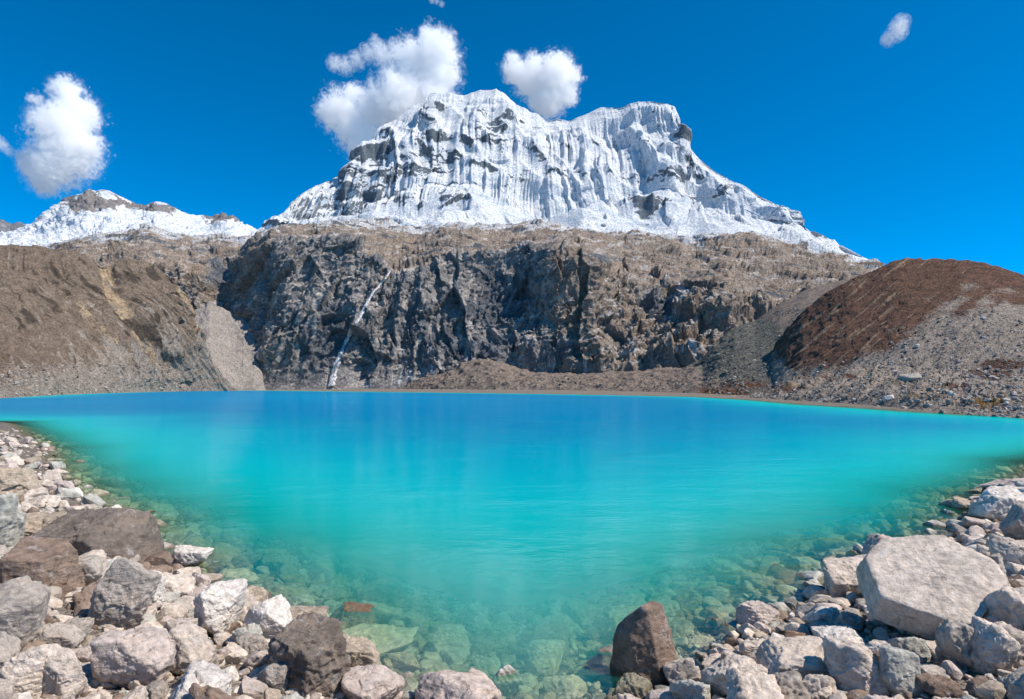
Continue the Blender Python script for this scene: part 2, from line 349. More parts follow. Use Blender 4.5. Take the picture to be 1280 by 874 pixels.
m_cliff = terrain_mat('cliff_rock', (0.43,0.395,0.365), (0.235,0.23,0.23), [(0.43,0.345,0.275), (0.62,0.55,0.49), (0.76,0.75,0.74), (0.205,0.215,0.23)], 12, 0.9, crack=.38)
sheet('cliff', -60, 1300, 1500, [FOOT, EDGE, [(x, y, Y) for x, y, Y in [(p[0], p[1]*0.0+np.interp(p[0], [q[0] for q in EDGE], [q[1] for q in EDGE])*0.55+np.interp(p[0], [q[0] for q in TOP], [q[1] for q in TOP])*0.45, 0.5*np.interp(p[0], [q[0] for q in EDGE], [q[2] for q in EDGE])+0.5*np.interp(p[0], [q[0] for q in TOP], [q[2] for q in TOP])-40) for p in TOP]], TOP],
      [250, 60, 60], cl_amp, m_cliff, cl_mask)

# --- slopes round the lake shore
def hill_amp(a1, l1, a2, l2, gx=0.0):
    def f(PX, V, P, N):
        X, Y, Z = P[..., 0], P[..., 1], P[..., 2]
        d = a1*fbm(X/l1, Y/l1, Z/l1, 4, ridged=True)+a2*fbm((X+gx*Z)/l2, Y/l2, Z/(l2*3), 4, ridged=True)+0.6*fbm(X/2.2, Y/2.2, Z/2.2, 3)
        return d*sstep(0.02, 0.3, V)
    return f
# scree cone between the left hill and the cliff
def scree_mask(PX, PY, V, P, N):
    X, Y, Z = P[..., 0], P[..., 1], P[..., 2]
    return 0.6*sstep(0, .4, fbm((X+Z)/9, Y/30, Z/40, 3)), sstep(.1, .5, blobs(PX, PY, [(238,450,10,50,.6)])+.3*fbm(X/8, Y/8, Z/20, 3)), 0.5*sstep(.2, .5, fbm(X/6, Y/6, Z/5, 3)+.5*sstep(470, 485, PY)), 0*PX
m_scree = terrain_mat('scree', (0.335,0.295,0.26), (0.275,0.24,0.21), [(0.34,0.30,0.265), (0.36,0.29,0.20), (0.20,0.18,0.165), None], 6, 0.5)
sheet('scree_slope', 120, 345, 360, [[(120,500,440),(230,490,500),(290,490,545),(345,490,566)], [(120,420,600),(205,425,610),(235,395,615),(262,380,625),(285,392,625),(305,400,622),(318,420,605),(326,455,590),(332,488,575),(345,494,570)]],
      [150], hill_amp(2.0, 60, 1.6, 14, 0.6), m_scree, scree_mask)
# brown hill on the left
LH = [(-420,330,420),(-200,312,440),(0,307,460),(60,308,470),(90,313,470),(110,322,470),(125,331,470),(140,331,470),(158,324,480),(178,325,485),(195,334,490),(210,345,490),(222,356,490),(236,372,490),(243,386,495),(250,405,500),(258,430,505),(272,460,515),(292,485,530),(310,496,540)]
def lh_amp(PX, V, P, N):
    X, Y, Z = P[..., 0], P[..., 1], P[..., 2]; PY = HY-(Z-CAMH)/Y*F
    u = PX*.80-(PY-300)*.60*sstep(330, 400, PY); al = PX*.6+PY*.8
    d = 7*fbm(X/90, Y/90, Z/90, 3)+2.6*fbm(u/24, al/160, 0*u, 4, ridged=True)*sstep(2, 1.6, V)+1.3*facet(X/9, Y/12, Z/8, 4)+1.2*fbm(u/7, al/50, 0*u+3, 3, ridged=True)*sstep(2, 1.7, V)+0.5*fbm(X/2, Y/2, Z/2, 3)
    d -= 3.5*line_mask(PX, PY, [(130,328),(137,360),(146,395),(175,430),(215,462)], 14)
    d += 6*blobs(PX, PY, [(180,400,40,50,1)])
    return d*sstep(0.02, 0.3, V)
def lh_mask(PX, PY, V, P, N):
    X, Y, Z = P[..., 0], P[..., 1], P[..., 2]
    tan = np.maximum(line_mask(PX, PY, [(130,326),(136,350),(140,375),(152,402)], 13), 0.8*line_mask(PX, PY, [(142,390),(170,425),(200,455),(235,475)], 10))
    tan = np.maximum(tan, 0.6*line_mask(PX, PY, [(95,385),(125,415),(160,455),(190,480)], 8))
    tan = np.maximum(tan, 0.75*line_mask(PX, PY, [(222,360),(246,395),(252,430),(240,470)], 6))*(0.75+0.6*fbm(X/8, Y/8, Z/8, 3))
    pale = sstep(412, 488, PY+25*fbm(X/40, Y/40, Z/40, 3)-22*sstep(120, 0, PX))*0.95
    u = PX*.80-(PY-300)*.60*sstep(330, 400, PY); al = PX*.6+PY*.8
    pale = np.maximum(pale, .9*sstep(.12, .42, fbm(u/6, al/45, 0*u, 3)+.35*blobs(PX, PY, [(150,450,70,30,1),(200,430,30,40,1)])))
    pale = np.maximum(pale, sstep(185, 250, PX+34*fbm(X/24, Y/24, Z/24, 4)+.75*(PY-455))*sstep(385, 425, PY))
    dark = sstep(.05, .55, .3*blobs(PX, PY, [(70,365,70,24,1),(185,345,44,14,1.2),(175,410,34,40,1.1),(30,400,60,24,.7)])+.7*fbm(u/10, al/40, 0*u+7, 4)+.25*fbm(X/6, Y/6, Z/6, 3))
    red = sstep(.1, .5, fbm(X/30, Y/30, Z/30, 3))
    return tan, pale, dark, 0.4*red
m_lh = terrain_mat('brown_moraine', (0.29,0.22,0.165), (0.21,0.16,0.12), [(0.56,0.41,0.26), (0.41,0.345,0.285), (0.115,0.09,0.072), (0.25,0.20,0.135)], 7, 0.9, crack=.3)
sheet('hill', -420, 310, 800, [[(-420,560,120),(-200,520,170),(0,498,230),(60,495,290),(130,492,370),(200,490,450),(245,489,490),(310,498,535)], [(x, max(y+8, 440+0*y) if x < 246 else y+4, 0.35*Y+0.65*np.interp(x, [-420,0,130,262,310], [120,230,370,500,535])) for x, y, Y in LH], LH],
      [70, 150], lh_amp, m_lh, lh_mask)
# talus under the cliff
def tal_mask(PX, PY, V, P, N):
    X, Y, Z = P[..., 0], P[..., 1], P[..., 2]
    g = sstep(.0, .5, blobs(PX, PY, [(930,440,60,40,.9)])+.2*fbm(X/12, Y/12, Z/12, 3))
    d = sstep(.2, .5, fbm(X/7, Y/7, Z/5, 4)+.25*blobs(PX, PY, [(870,484,40,6,1.2),(610,462,30,8,.8)]))
    red = blobs(PX, PY, [(905,492,40,7,.9),(930,482,50,6,.7)])
    return g, .7*d, red, .7*sstep(.15, .5, fbm(X/5, Y/5, Z/4, 3))
m_tal = terrain_mat('talus', (0.27,0.215,0.17), (0.19,0.15,0.125), [(0.185,0.175,0.14), (0.085,0.075,0.07), (0.20,0.085,0.04), (0.33,0.28,0.24)], 5, 0.8)
TR = [(470,496,556),(500,490,552),(520,480,548),(545,470,545),(570,462,545),(590,452,545),(610,451,542),(630,458,540),(650,466,535),(700,470,525),(740,472,500),(790,468,485),(830,464,470),(855,462,455),(880,452,440),(895,432,440),(920,412,440),(945,402,440),(975,380,440),(1010,362,440),(1060,350,430),(1300,420,400)]
TF = [(470,495,540),(520,492,520),(600,493,470),(640,494,445),(760,496,370),(870,499,300),(940,503,255),(1010,509,218),(1080,513,235),(1150,518,300),(1300,524,300)]
sheet('talus_slope', 470, 1300, 900, [TF, TR], [130], lambda PX, V, P, N: hill_amp(3.0, 45, 2.2, 12, 0.3)(PX, V, P, N)*(1-.75*sstep(870, 960, PX)), m_tal, tal_mask)
# red-brown dome on the right
RR = [(880,499,330),(915,490,330),(938,482,326),(952,471,323),(962,453,321),(971,432,319),(985,412,316),(1005,390,312),(1030,370,308),(1060,352,302),(1080,344,300),(1100,336,298),(1118,328,296),(1135,325,294),(1170,325,288),(1200,326,280),(1225,329,275),(1250,335,268),(1280,345,260),(1350,365,240),(1450,395,220),(1650,440,200)]
RF = [(880,501,275),(940,504,225),(1010,510,178),(1080,514,148),(1150,519,120),(1220,523,102),(1280,526,92),(1360,540,76),(1450,560,66),(1650,590,60)]
def rr_amp(PX, V, P, N):
    X, Y, Z = P[..., 0], P[..., 1], P[..., 2]
    t = sstep(0.0, 0.5, V)
    PY = HY-(Z-CAMH)/Y*F; u = PX*.62+PY*.78; al = -PX*.78+PY*.62
    d = 3*fbm(X/60, Y/60, Z/60, 3)+2.0*fbm(u/15, al/120, 0*u, 3, ridged=True)*t*sstep(1300, 1150, PX)+0.8*fbm(X/5, Y/5, Z/5, 3)+.5*facet(X/3, Y/3, Z/3, 3)+0.3*fbm(X/1.3, Y/1.3, Z/1.3, 3, ridged=True)
    return d*sstep(0.02, 0.2, V)*np.where(V > .96, .5, 1)
def rr_mask(PX, PY, V, P, N):
    X, Y, Z = P[..., 0], P[..., 1], P[..., 2]
    div = np.interp(PX, [900,960,1020,1080,1130,1180,1230,1280,1650], [500,494,474,450,428,390,376,392,440])
    scr = sstep(-55, 45, PY-div+75*sstep(1010, 955, PX)*sstep(425, 465, PY)+44*fbm(X/14, Y/14, Z/14, 4)+34*fbm((PX*.62+PY*.78)/16, (-PX*.78+PY*.62)/90, 0*X, 3))
    u = PX*.62+PY*.78; al = -PX*.78+PY*.62
    stre = sstep(.05, .38, fbm(u/5, al/60, 0*u, 3)+.25*blobs(PX, PY, [(1080,380,60,50,1),(1010,440,50,40,1)])-.12)*(1-scr)*.85
    red = blobs(PX, PY, [(1240,470,40,12,.7),(1200,490,30,8,.6),(960,490,60,6,.9),(1260,455,40,10,.7),(1040,475,60,8,.5)])+.3*fbm(X/8, Y/8, Z/8, 3)
    oc = blobs(PX, PY, [(1235,506,34,4,1.),(1160,502,40,4,.6),(940,488,40,5,.7),(985,486,40,8,.5)])
    return scr, stre, sstep(.25, .6, red)*scr, oc
m_rr = terrain_mat('red_moraine', (0.18,0.10,0.068), (0.11,0.066,0.048), [(0.37,0.31,0.255), (0.33,0.225,0.15), (0.14,0.085,0.065), (0.27,0.17,0.07)], 4.5, 0.9)
sheet('hill', 880, 1650, 900, [RF, [(x, y*0.3+0.7*np.interp(x, [q[0] for q in RF], [q[1] for q in RF]), 0.45*Y+0.55*np.interp(x, [q[0] for q in RF], [q[2] for q in RF])) for x, y, Y in RR], RR], [80, 110], rr_amp, m_rr, rr_mask)

# ------------------------------------------------------------------ lake outline, ground and water
def gp(px, py):
    Y = F*CAMH/(py-HY); return ((px-CX)/F*Y, Y)
near = [(-150,95),(-100,92)]+[gp(*p) for p in [(8,528),(30,545),(52,562),(64,590),(85,612),(120,638),(150,655),(176,690),(215,708),(236,728),(285,752),(330,778),(372,806),(425,842),(480,868),(520,900),(640,925),(740,915),(800,885),(850,856),(890,832),(925,800),(960,782),(1010,760),(1040,732),(1085,702),(1130,690),(1190,672),(1215,655),(1235,622),(1280,606)]]+[(34,41),(50,52),(70,66)]
far = [gp(1280,521), gp(1220,519), gp(1150,515), gp(1080,510), gp(1010,506), gp(940,500), gp(870,496.2), gp(760,494), gp(640,492), gp(500,490.3), gp(330,488.3), gp(230,488.3), gp(130,491), gp(60,494), gp(0,497), (-300,240), (-330,150)]
POLY = np.array(near+far)
NEARN = len(near)
def sdist(X, Y):
    """signed distance to the shoreline, positive on land"""
    shp = X.shape; x, y = X.ravel(), Y.ravel()
    best = np.full(x.shape, 1e18); ins = np.zeros(x.shape, bool)
    n = len(POLY)
    for i in range(n):
        x0, y0 = POLY[i]; x1, y1 = POLY[(i+1) % n]
        dx, dy = x1-x0, y1-y0
        t = np.clip(((x-x0)*dx+(y-y0)*dy)/(dx*dx+dy*dy+1e-12), 0, 1)
        best = np.minimum(best, (x-x0-t*dx)**2+(y-y0-t*dy)**2)
        c = ((y0 > y) != (y1 > y)) & (x < (x1-x0)*(y-y0)/(y1-y0+1e-12)+x0)
        ins ^= c
    d = np.sqrt(best); return np.where(ins, -d, d).reshape(shp)
def soft_dist(X, Y, p=5.0):
    x, y = np.asarray(X, float).ravel(), np.asarray(Y, float).ravel(); acc = np.zeros(x.shape); n = len(POLY)
    for i in range(n):
        x0, y0 = POLY[i]; x1, y1 = POLY[(i+1) % n]; dx, dy = x1-x0, y1-y0
        t = np.clip(((x-x0)*dx+(y-y0)*dy)/(dx*dx+dy*dy+1e-12), 0, 1)
        acc += ((x-x0-t*dx)**2+(y-y0-t*dy)**2+1e-6)**(-p/2)
    return (acc**(-1/p)*1.12).reshape(np.shape(X))
def ground_z(X, Y, rough=True):
    X = np.asarray(X, float); Y = np.asarray(Y, float)
    s = sdist(X, Y)
    nearf = sstep(110, 70, np.hypot(X, Y))
    bank = 3.3*(1-np.exp(-np.maximum(s, 0)*0.26/3.3))
    land = bank*nearf+(1-nearf)*np.minimum(np.maximum(s, 0)*0.02, 2.0)
    dd = np.where(s <= 0, soft_dist(X, Y), 0)
    dep = 26*(1-np.exp(-dd*0.30/26))
    z = np.where(s > 0, land, -dep)
    if rough:
        z = z+nearf*(0.16*fbm(X/2.4, Y/2.4, 0*X, 3)+0.05*fbm(X/0.5, Y/0.5, 0*X, 2))*sstep(-30, -5, s)*(0.5+.5*sstep(0, 1.5, np.abs(s)))
    return z
th_f = np.radians(np.linspace(-54, 54, 620))
th = np.concatenate([np.radians(np.linspace(-180, -54, 60))[:-1], th_f, np.radians(np.linspace(54, 180, 60))[1:]])
r = [2.0]
while r[-1] < 30000:
    q = r[-1]; r.append(q+max(0.09, q*0.011) if q < 70 else q*1.05)
r = np.array(r)
R, T = np.meshgrid(r, th, indexing='ij')
GX, GY = R*np.sin(T), R*np.cos(T)
GZ = ground_z(GX, GY)
rock_cols = {}
t = NT('shore_gravel')
co = t.node('ShaderNodeTexCoord').outputs['Object']
vor = t.node('ShaderNodeTexVoronoi', feature='F1'); t.put(vor.inputs['Vector'], co); vor.inputs['Scale'].default_value = 9
vor2 = t.node('ShaderNodeTexVoronoi', feature='F1'); t.put(vor2.inputs['Vector'], co); vor2.inputs['Scale'].default_value = 26
nz = t.noise(co, 0.8, 6)
sepv = t.node('ShaderNodeSeparateColor'); t.l.new(vor.outputs['Color'], sepv.inputs[0])
col = t.mix(sepv.outputs[0], (0.32,0.275,0.24), (0.16,0.135,0.115))
col = t.mix(t.ramp(nz, .4, .65), col, (0.23,0.185,0.14))
h = t.math('ADD', vor.outputs['Distance'], t.math('MULTIPLY', vor2.outputs['Distance'], .5))
t.l.new(t.bsdf(col, .95, t.bump(t.math('MULTIPLY', h, -1), 1.0, 0.08), .1), t.out.inputs[0])
m_ground = t.m
V0 = np.stack([GX, GY, GZ], -1).reshape(-1, 3)
Fc = grid_faces(len(r), len(th))[:, ::-1]
cen = len(V0); V0 = np.concatenate([V0, [[0, 0, 3.2]]])
og = mesh_obj('ground', V0, Fc, m_ground); structure(og)
# close the small hole under the camera
bm = bmesh.new(); bm.from_mesh(og.data); bm.verts.ensure_lookup_table()
nt = len(th)
for j in range(nt-1): bm.faces.new((bm.verts[j], bm.verts[j+1], bm.verts[cen]))
bmesh.ops.recalc_face_normals(bm, faces=bm.faces[:]); bm.to_mesh(og.data); bm.free()

# water: colour and clearness follow the depth of the water under each point
gz0 = ground_z(GX, GY, False)
fk = (gz0 < 0.55)
fq = grid_faces(len(r), len(th))
ok = fk.ravel()[fq].any(1) & (np.hypot(GX, GY).ravel()[fq].max(1) < 900)
fq = fq[ok]; used = np.unique(fq); remap = -np.ones(GX.size, int); remap[used] = np.arange(len(used))
WV = np.stack([GX, GY, 0*GX], -1).reshape(-1, 3)[used]
t = NT('lake_water')
dep = t.attr('depth').outputs['Fac']
co = t.node('ShaderNodeTexCoord').outputs['Object']
nb = t.noise(t.scale(co, (1, 0.6, 1)), 0.035, 4)
dj = t.math('MULTIPLY', dep, t.math('ADD', 0.62, t.math('MULTIPLY', nb, 0.76)))
cr = t.node('ShaderNodeValToRGB'); t.put(cr.inputs[0], t.math('DIVIDE', dj, 26.0))
el = cr.color_ramp.elements
stops = [(0.0, (0.01,0.33,0.20)), (0.03, (0.0,0.42,0.345)), (0.07, (0.0,0.45,0.46)), (0.13, (0.0,0.37,0.455)), (0.22, (0.0,0.255,0.41)), (0.36, (0.0,0.195,0.375)), (0.65, (0.0,0.21,0.41)), (1.0, (0.0,0.35,0.52))]; cr.color_ramp.interpolation = 'B_SPLINE'
el[0].position, el[0].color = stops[0][0], c4(stops[0][1]); el[1].position, el[1].color = stops[-1][0], c4(stops[-1][1])
for p, c in stops[1:-1]:
    x = el.new(p); x.color = c4(c)
body = t.node('ShaderNodeBsdfDiffuse'); t.l.new(cr.outputs[0], body.inputs[0])
opac = t.math('SUBTRACT', 1.0, t.math('POWER', 2.718, t.math('MULTIPLY', t.math('POWER', t.math('DIVIDE', dep, 1.02), 1.6), -1.0)))
tr = t.node('ShaderNodeBsdfTransparent')
crt = t.node('ShaderNodeValToRGB'); t.put(crt.inputs[0], t.math('DIVIDE', dep, 4.0))
crt.color_ramp.elements[0].color = (0.93,0.93,0.84,1); crt.color_ramp.elements[1].color = (0.15,0.85,0.75,1)
x = crt.color_ramp.elements.new(0.12); x.color = (0.78,0.90,0.70,1)
x = crt.color_ramp.elements.new(0.45); x.color = (0.30,0.92,0.74,1)
t.l.new(crt.outputs[0], tr.inputs[0])
mx = t.node('ShaderNodeMixShader'); t.put(mx.inputs[0], opac); t.l.new(tr.outputs[0], mx.inputs[1]); t.l.new(body.outputs[0], mx.inputs[2])
w1 = t.noise(t.scale(co, (1, 1.6, 1), (0, 0, .5)), 2.2, 3, .5, .3); w2 = t.noise(t.scale(co, (0.5, 1, 1), (0, 0, -.3)), 0.35, 3, .55)
hb = t.math('ADD', t.math('MULTIPLY', w1, .06), t.math('MULTIPLY', w2, .35))
wind = t.ramp(t.noise(t.scale(co, (.6, 1, 1), (0, 0, .4)), .045, 3, .5, .6), .38, .62, .35, 1.6)
hb = t.math('MULTIPLY', hb, wind)
nrm = t.bump(hb, 0.7, 0.28)
t.put(body.inputs['Normal'], t.bump(hb, 1.0, .85))
gl = t.node('ShaderNodeBsdfGlossy'); gl.inputs['Roughness'].default_value = 0.09; t.put(gl.inputs['Normal'], nrm); gl.inputs['Color'].default_value = (1, 1, 1, 1)
fr = t.node('ShaderNodeFresnel'); fr.inputs[0].default_value = 1.33; t.put(fr.inputs['Normal'], nrm)
mx2 = t.node('ShaderNodeMixShader'); t.put(mx2.inputs[0], t.math('MULTIPLY', fr.outputs[0], 0.13)); t.l.new(mx.outputs[0], mx2.inputs[1]); t.l.new(gl.outputs[0], mx2.inputs[2])
t.l.new(mx2.outputs[0], t.out.inputs[0])
ow = mesh_obj('water', WV, remap[fq][:, ::-1], t.m); structure(ow)
at = ow.data.attributes.new('depth', 'FLOAT', 'POINT'); at.data.foreach_set('value', np.maximum(-gz0.ravel()[used], 0).astype(np.float32))

# ------------------------------------------------------------------ waterfall
wp = [(488,338),(484,345),(476,355),(466,366),(458,380),(450,396),(441,412),(432,428),(424,446),(418,464),(414,484)]
wq = np.array(wp, float); tt = np.linspace(0, len(wp)-1, 76)
C3 = np.array([on_sheet('cliff', np.interp(q, range(len(wp)), wq[:, 0]), np.interp(q, range(len(wp)), wq[:, 1])) for q in tt])
sm = np.array([np.mean(C3[max(0, i-1):i+2], 0) for i in range(len(C3))]); C3 = sm
wdr = np.interp(tt, [0, 3, 7, 10], [.8, 1.4, 1.9, 3.4])*(1+.75*noise(tt*1.7, 0*tt, 0*tt+2))
vv = []
for i, c in enumerate(C3):
    tv = -c/np.linalg.norm(c); sd = np.array([1, 0, 0.25]); jx = .7*float(noise(tt[i]*2.3, 5.0, 1.0))
    for j, q in enumerate(np.linspace(-1, 1, 7)):
        vv.append(c+tv*(1.3+.8*(1-q*q)+0.3*np.sin(i*2.1+j*1.7))+sd*(jx+q*wdr[i]*(1+.35*np.sin(i*1.9+j*2.9))))
t = NT('falling_water'); co = t.node('ShaderNodeTexCoord').outputs['Object']
fn = t.noise(t.scale(co, (1, 1, .10), (0, .35, 0)), 1.1, 6, .65)
wb = t.bsdf(t.mix(t.ramp(fn, .35, .6), (0.35,0.32,0.30), (0.92,0.89,0.85)), .6); tb = t.node('ShaderNodeBsdfTransparent'); mw = t.node('ShaderNodeMixShader')
t.put(mw.inputs[0], t.ramp(fn, .34, .52)); t.l.new(tb.outputs[0], mw.inputs[1]); t.l.new(wb, mw.inputs[2]); t.l.new(mw.outputs[0], t.out.inputs[0])
wf = mesh_obj('waterfall', vv, grid_faces(len(C3), 7), t.m)
mo = wf.modifiers.new('thick', 'SOLIDIFY'); mo.thickness = 0.25; mo = wf.modifiers.new('sub', 'SUBSURF'); mo.levels = mo.render_levels = 1
tag(wf, 'thin white waterfall slanting down the dark cliff into the lake', 'waterfall')

# ------------------------------------------------------------------ rocks
def rock_material(name, from_attr):
    t = NT(name)
    co = t.node('ShaderNodeTexCoord').outputs['Object']
    oi = t.node('ShaderNodeObjectInfo')
    if from_attr:
        base = t.attr('tint').outputs['Color']; vec = co
    else:
        base = oi.outputs['Color']
        ad = t.node('ShaderNodeVectorMath', operation='ADD'); t.l.new(co, ad.inputs[0])
        sc = t.node('ShaderNodeMath', operation='MULTIPLY'); t.l.new(oi.outputs['Random'], sc.inputs[0]); sc.inputs[1].default_value = 37
        t.l.new(sc.outputs[0], ad.inputs[1]); vec = ad.outputs[0]
    n1 = t.noise(vec, 1.6, 6, .62, .5); n2 = t.noise(vec, 7, 6, .68); n3 = t.noise(vec, 34, 4, .7)
    st = t.noise(t.scale(vec, (1.2, 1.2, 7.5), (.5, .35, 0)), 1.6, 5, .6, .3)
    val = t.math('ADD', t.math('MULTIPLY', t.ramp(n1, .3, .7), .45), t.math('MULTIPLY', t.ramp(n2, .3, .7), .55))
    cc = t.node('ShaderNodeCombineColor'); vv = t.math('ADD', .50, t.math('MULTIPLY', val, .95))
    for i in range(3): t.l.new(vv, cc.inputs[i])
    col = t.mix(1.0, base, cc.outputs[0], 'MULTIPLY')
    col = t.mix(t.math('MULTIPLY', t.ramp(n1, .52, .7), .45), col, (0.30,0.215,0.15))            # ochre weathering
    col = t.mix(t.math('MULTIPLY', t.ramp(st, .60, .72), .35), col, (0.10,0.085,0.075))           # dark banding
    col = t.mix(t.math('MULTIPLY', t.ramp(n3, .60, .74), .55), col, (0.07,0.06,0.055))           # speckle
    col = t.mix(t.math('MULTIPLY', t.ramp(t.noise(vec, 3.1, 7, .7, 1.0), .56, .66), .40), col, (0.56,0.53,0.50))  # pale crust
    vo = t.node('ShaderNodeTexVoronoi', feature='DISTANCE_TO_EDGE'); vo.inputs['Scale'].default_value = 1.9
    wv = t.node('ShaderNodeVectorMath', operation='ADD'); t.l.new(vec, wv.inputs[0])
    nn = t.node('ShaderNodeTexNoise'); t.l.new(vec, nn.inputs['Vector']); nn.inputs['Scale'].default_value = 2.5; nn.inputs['Detail'].default_value = 4
    sv = t.node('ShaderNodeVectorMath', operation='SCALE'); t.l.new(nn.outputs['Color'], sv.inputs[0]); sv.inputs['Scale'].default_value = .55
    t.l.new(sv.outputs[0], wv.inputs[1]); t.l.new(wv.outputs[0], vo.inputs['Vector'])
    crack = t.ramp(vo.outputs['Distance'], 0.0, .014, 1, 0)
    crack = t.math('MULTIPLY', crack, t.ramp(n1, .45, .6))
    col = t.mix(t.math('MULTIPLY', crack, .28), col, (0.05,0.042,0.036))
    ge = t.node('ShaderNodeNewGeometry'); sp = t.node('ShaderNodeSeparateXYZ'); t.l.new(ge.outputs['Position'], sp.inputs[0])
    zz = t.math('ADD', sp.outputs[2], t.math('MULTIPLY', t.math('SUBTRACT', n1, .5), .16))
    wet = t.math('MULTIPLY', t.ramp(zz, .03, .10, 1, 0), t.ramp(zz, -.13, -.04, 0, 1))
    col = t.mix(t.math('MULTIPLY', wet, .6), col, (0.085,0.065,0.045))
    h = t.math('ADD', t.math('ADD', t.math('MULTIPLY', n2, .9), t.math('MULTIPLY', n3, .28)), t.math('ADD', t.math('MULTIPLY', st, .7), t.math('MULTIPLY', crack, -.3)))
    t.l.new(t.bsdf(col, .92, t.bump(h, .75, .07), .15), t.out.inputs[0])
    return t.m
m_rock = rock_material('rock', False)
m_stone = rock_material('loose_stone', True)
ICO = {}
def ico(sub):
    if sub not in ICO:
        bm = bmesh.new(); bmesh.ops.create_icosphere(bm, subdivisions=sub, radius=1.0)
        v = np.array([p.co[:] for p in bm.verts]); v /= np.linalg.norm(v, axis=1)[:, None]
        f = np.array([[q.index for q in p.verts] for p in bm.faces]); bm.free(); ICO[sub] = (v, f)
    return ICO[sub]
def rock_shape(seed, sub, size, n=13, power=26, rough=0.035, planes=None, layer=0.0, flat=False, chip=.035):
    """angular block: directions cut by random planes, scaled to size, roughened"""
    rs = np.random.RandomState(seed)
    u, f = ico(sub)
    if planes is None:
        nn = rs.normal(size=(n, 3)); nn /= np.linalg.norm(nn, axis=1)[:, None]; dd = rs.uniform(.62, 1.0, n)
        nn = np.concatenate([nn, [[0, 0, 1], [0, 0, -1], [1, 0, 0], [-1, 0, 0], [0, 1, 0], [0, -1, 0]]]); dd = np.concatenate([dd, [.72 if flat else .95, .8, 1, 1, 1, 1]])
    else:
        nn = np.array([p[:3] for p in planes], float); nn /= np.linalg.norm(nn, axis=1)[:, None]; dd = np.array([p[3] for p in planes], float)
    q = np.maximum(u@nn.T, 0)/dd
    rad = (q**power).sum(1)**(-1/power)
    v = u*rad[:, None]
    lo, hi = v.min(0), v.max(0); v = (v-(lo+hi)/2)/((hi-lo)/2)
    size = np.array(size, float); v = v*size/2
    s = float(np.mean(size)); o = seed*3.7 % 91
    if sub > 3:
        k = 2.2/s
        dsp = rough*s*(fbm(v[:, 0]*k+o, v[:, 1]*k, v[:, 2]*k, 5)*1.0+.55*fbm(v[:, 0]*k*2.6+o, v[:, 1]*k*2.6, v[:, 2]*k*2.6, 4, ridged=True))
        if layer:
            zz = v[:, 2]/size[2]*9+v[:, 0]/size[0]*2.0+.8*noise(v[:, 0]*k+o, v[:, 1]*k, v[:, 2]*k)
            dsp += layer*s*(np.abs((zz % 1)-.5)*2-.5)
        if chip:
            kk = 3.4/s; ww = .25*noise(v[:, 0]*kk, v[:, 1]*kk, v[:, 2]*kk+o)
            dsp += chip*s*(facet(v[:, 0]*kk*.8+o+ww, v[:, 1]*kk*.8+ww, v[:, 2]*kk*.8, int(seed) % 97)+.5*facet(v[:, 0]*kk*2.2+o+ww, v[:, 1]*kk*2.2, v[:, 2]*kk*2.2+ww, int(seed) % 89))
        v = v+u*dsp[:, None]
    return v, f
def ground_hit(px, py, lift=0.0):
    Y = np.geomspace(3, 200, 3000); X = (px-CX)/F*Y; Z = CAMH+(HY-py)/F*Y
    g = ground_z(X, Y, False)+lift; i = np.argmax(Z <= g); return X[i], Y[i], g[i]
TONE = dict(pale=(.64,.535,.44), white=(.74,.66,.58), grey=(.46,.395,.335), tan=(.46,.37,.28), brown=(.28,.20,.15), dark=(.205,.165,.135), pink=(.58,.475,.41), rust=(.36,.22,.13), lichen=(.50,.475,.41), olive=(.36,.32,.22))
PLACED = []     # x, y, radius
LAND = []       # landmark rocks: px, py, phrase
def put_rock(label, box, tone, seed, dr=0.85, hmin=.35, flat=False, rot=(0,0,0), n=12, power=28, rough=.035, planes=None, layer=0.0, name='rock', phrase=None, sink=.15, group=None, hscale=1.0, emerge=False, hh=None, chip=.035):
    x0, x1, y0, y1 = box; xc = (x0+x1)/2; hp = y1-y0; wp = x1-x0
    X, Y, Z = ground_hit(xc, y1-0.16*hp)
    bed = 0.0
    if emerge:
        Y = F*CAMH/(y1-.10*hp-HY); X = (xc-CX)/F*Y; bed = -min(0.0, float(ground_z(np.array([X]), np.array([Y]), False)[0])); Z = 0.0
    wd = wp/F*Y*1.04; dp = wd*dr
    al = math.atan2(CAMH-Z, Y)
    h = (hp/F*Y-dp*.55*math.sin(al))/math.cos(al)
    h = max(h, wd*hmin)*(1+sink)*hscale
    if hh: h = wd*hh
    h += bed; Z -= bed
    sub = 6 if wp > 34 else 5
    v, f = rock_shape(seed, sub, (wd, dp, h), n=n, power=power, rough=rough, planes=planes, layer=layer, flat=flat, chip=chip)
    M = np.array(Euler(rot).to_matrix()); v = v@M.T
    zmin = v[:, 2].min()
    o = mesh_obj(name, v, f, m_rock)
    Yc = Y+dp*.32
    o.location = (X*Yc/Y, Yc, Z-zmin-sink*h)
    c = TONE[tone]; jit = random.Random(seed).uniform(.93, 1.07); o.color = (c[0]*jit, c[1]*jit, c[2]*jit, 1)
    tag(o, label, 'boulder' if name == 'boulder' else 'rock', group)
    if any(q in label for q in ('under the', 'under shallow', 'just under', 'sunken', 'deep')) and 'tucked' not in label:
        o.location.z = min(o.location.z, -.07-.02*wd-v[:, 2].max())
    PLACED.append((o.location.x, o.location.y, max(wd, dp)*.47, o.location.z+h*.5))
    if phrase: LAND.append((xc, (y0+y1)/2, phrase))
    return o
LS, RS = 'rocks heaped on the left shore', 'rocks heaped on the right shore'
UW = 'rocks lying under the clear shallow water'
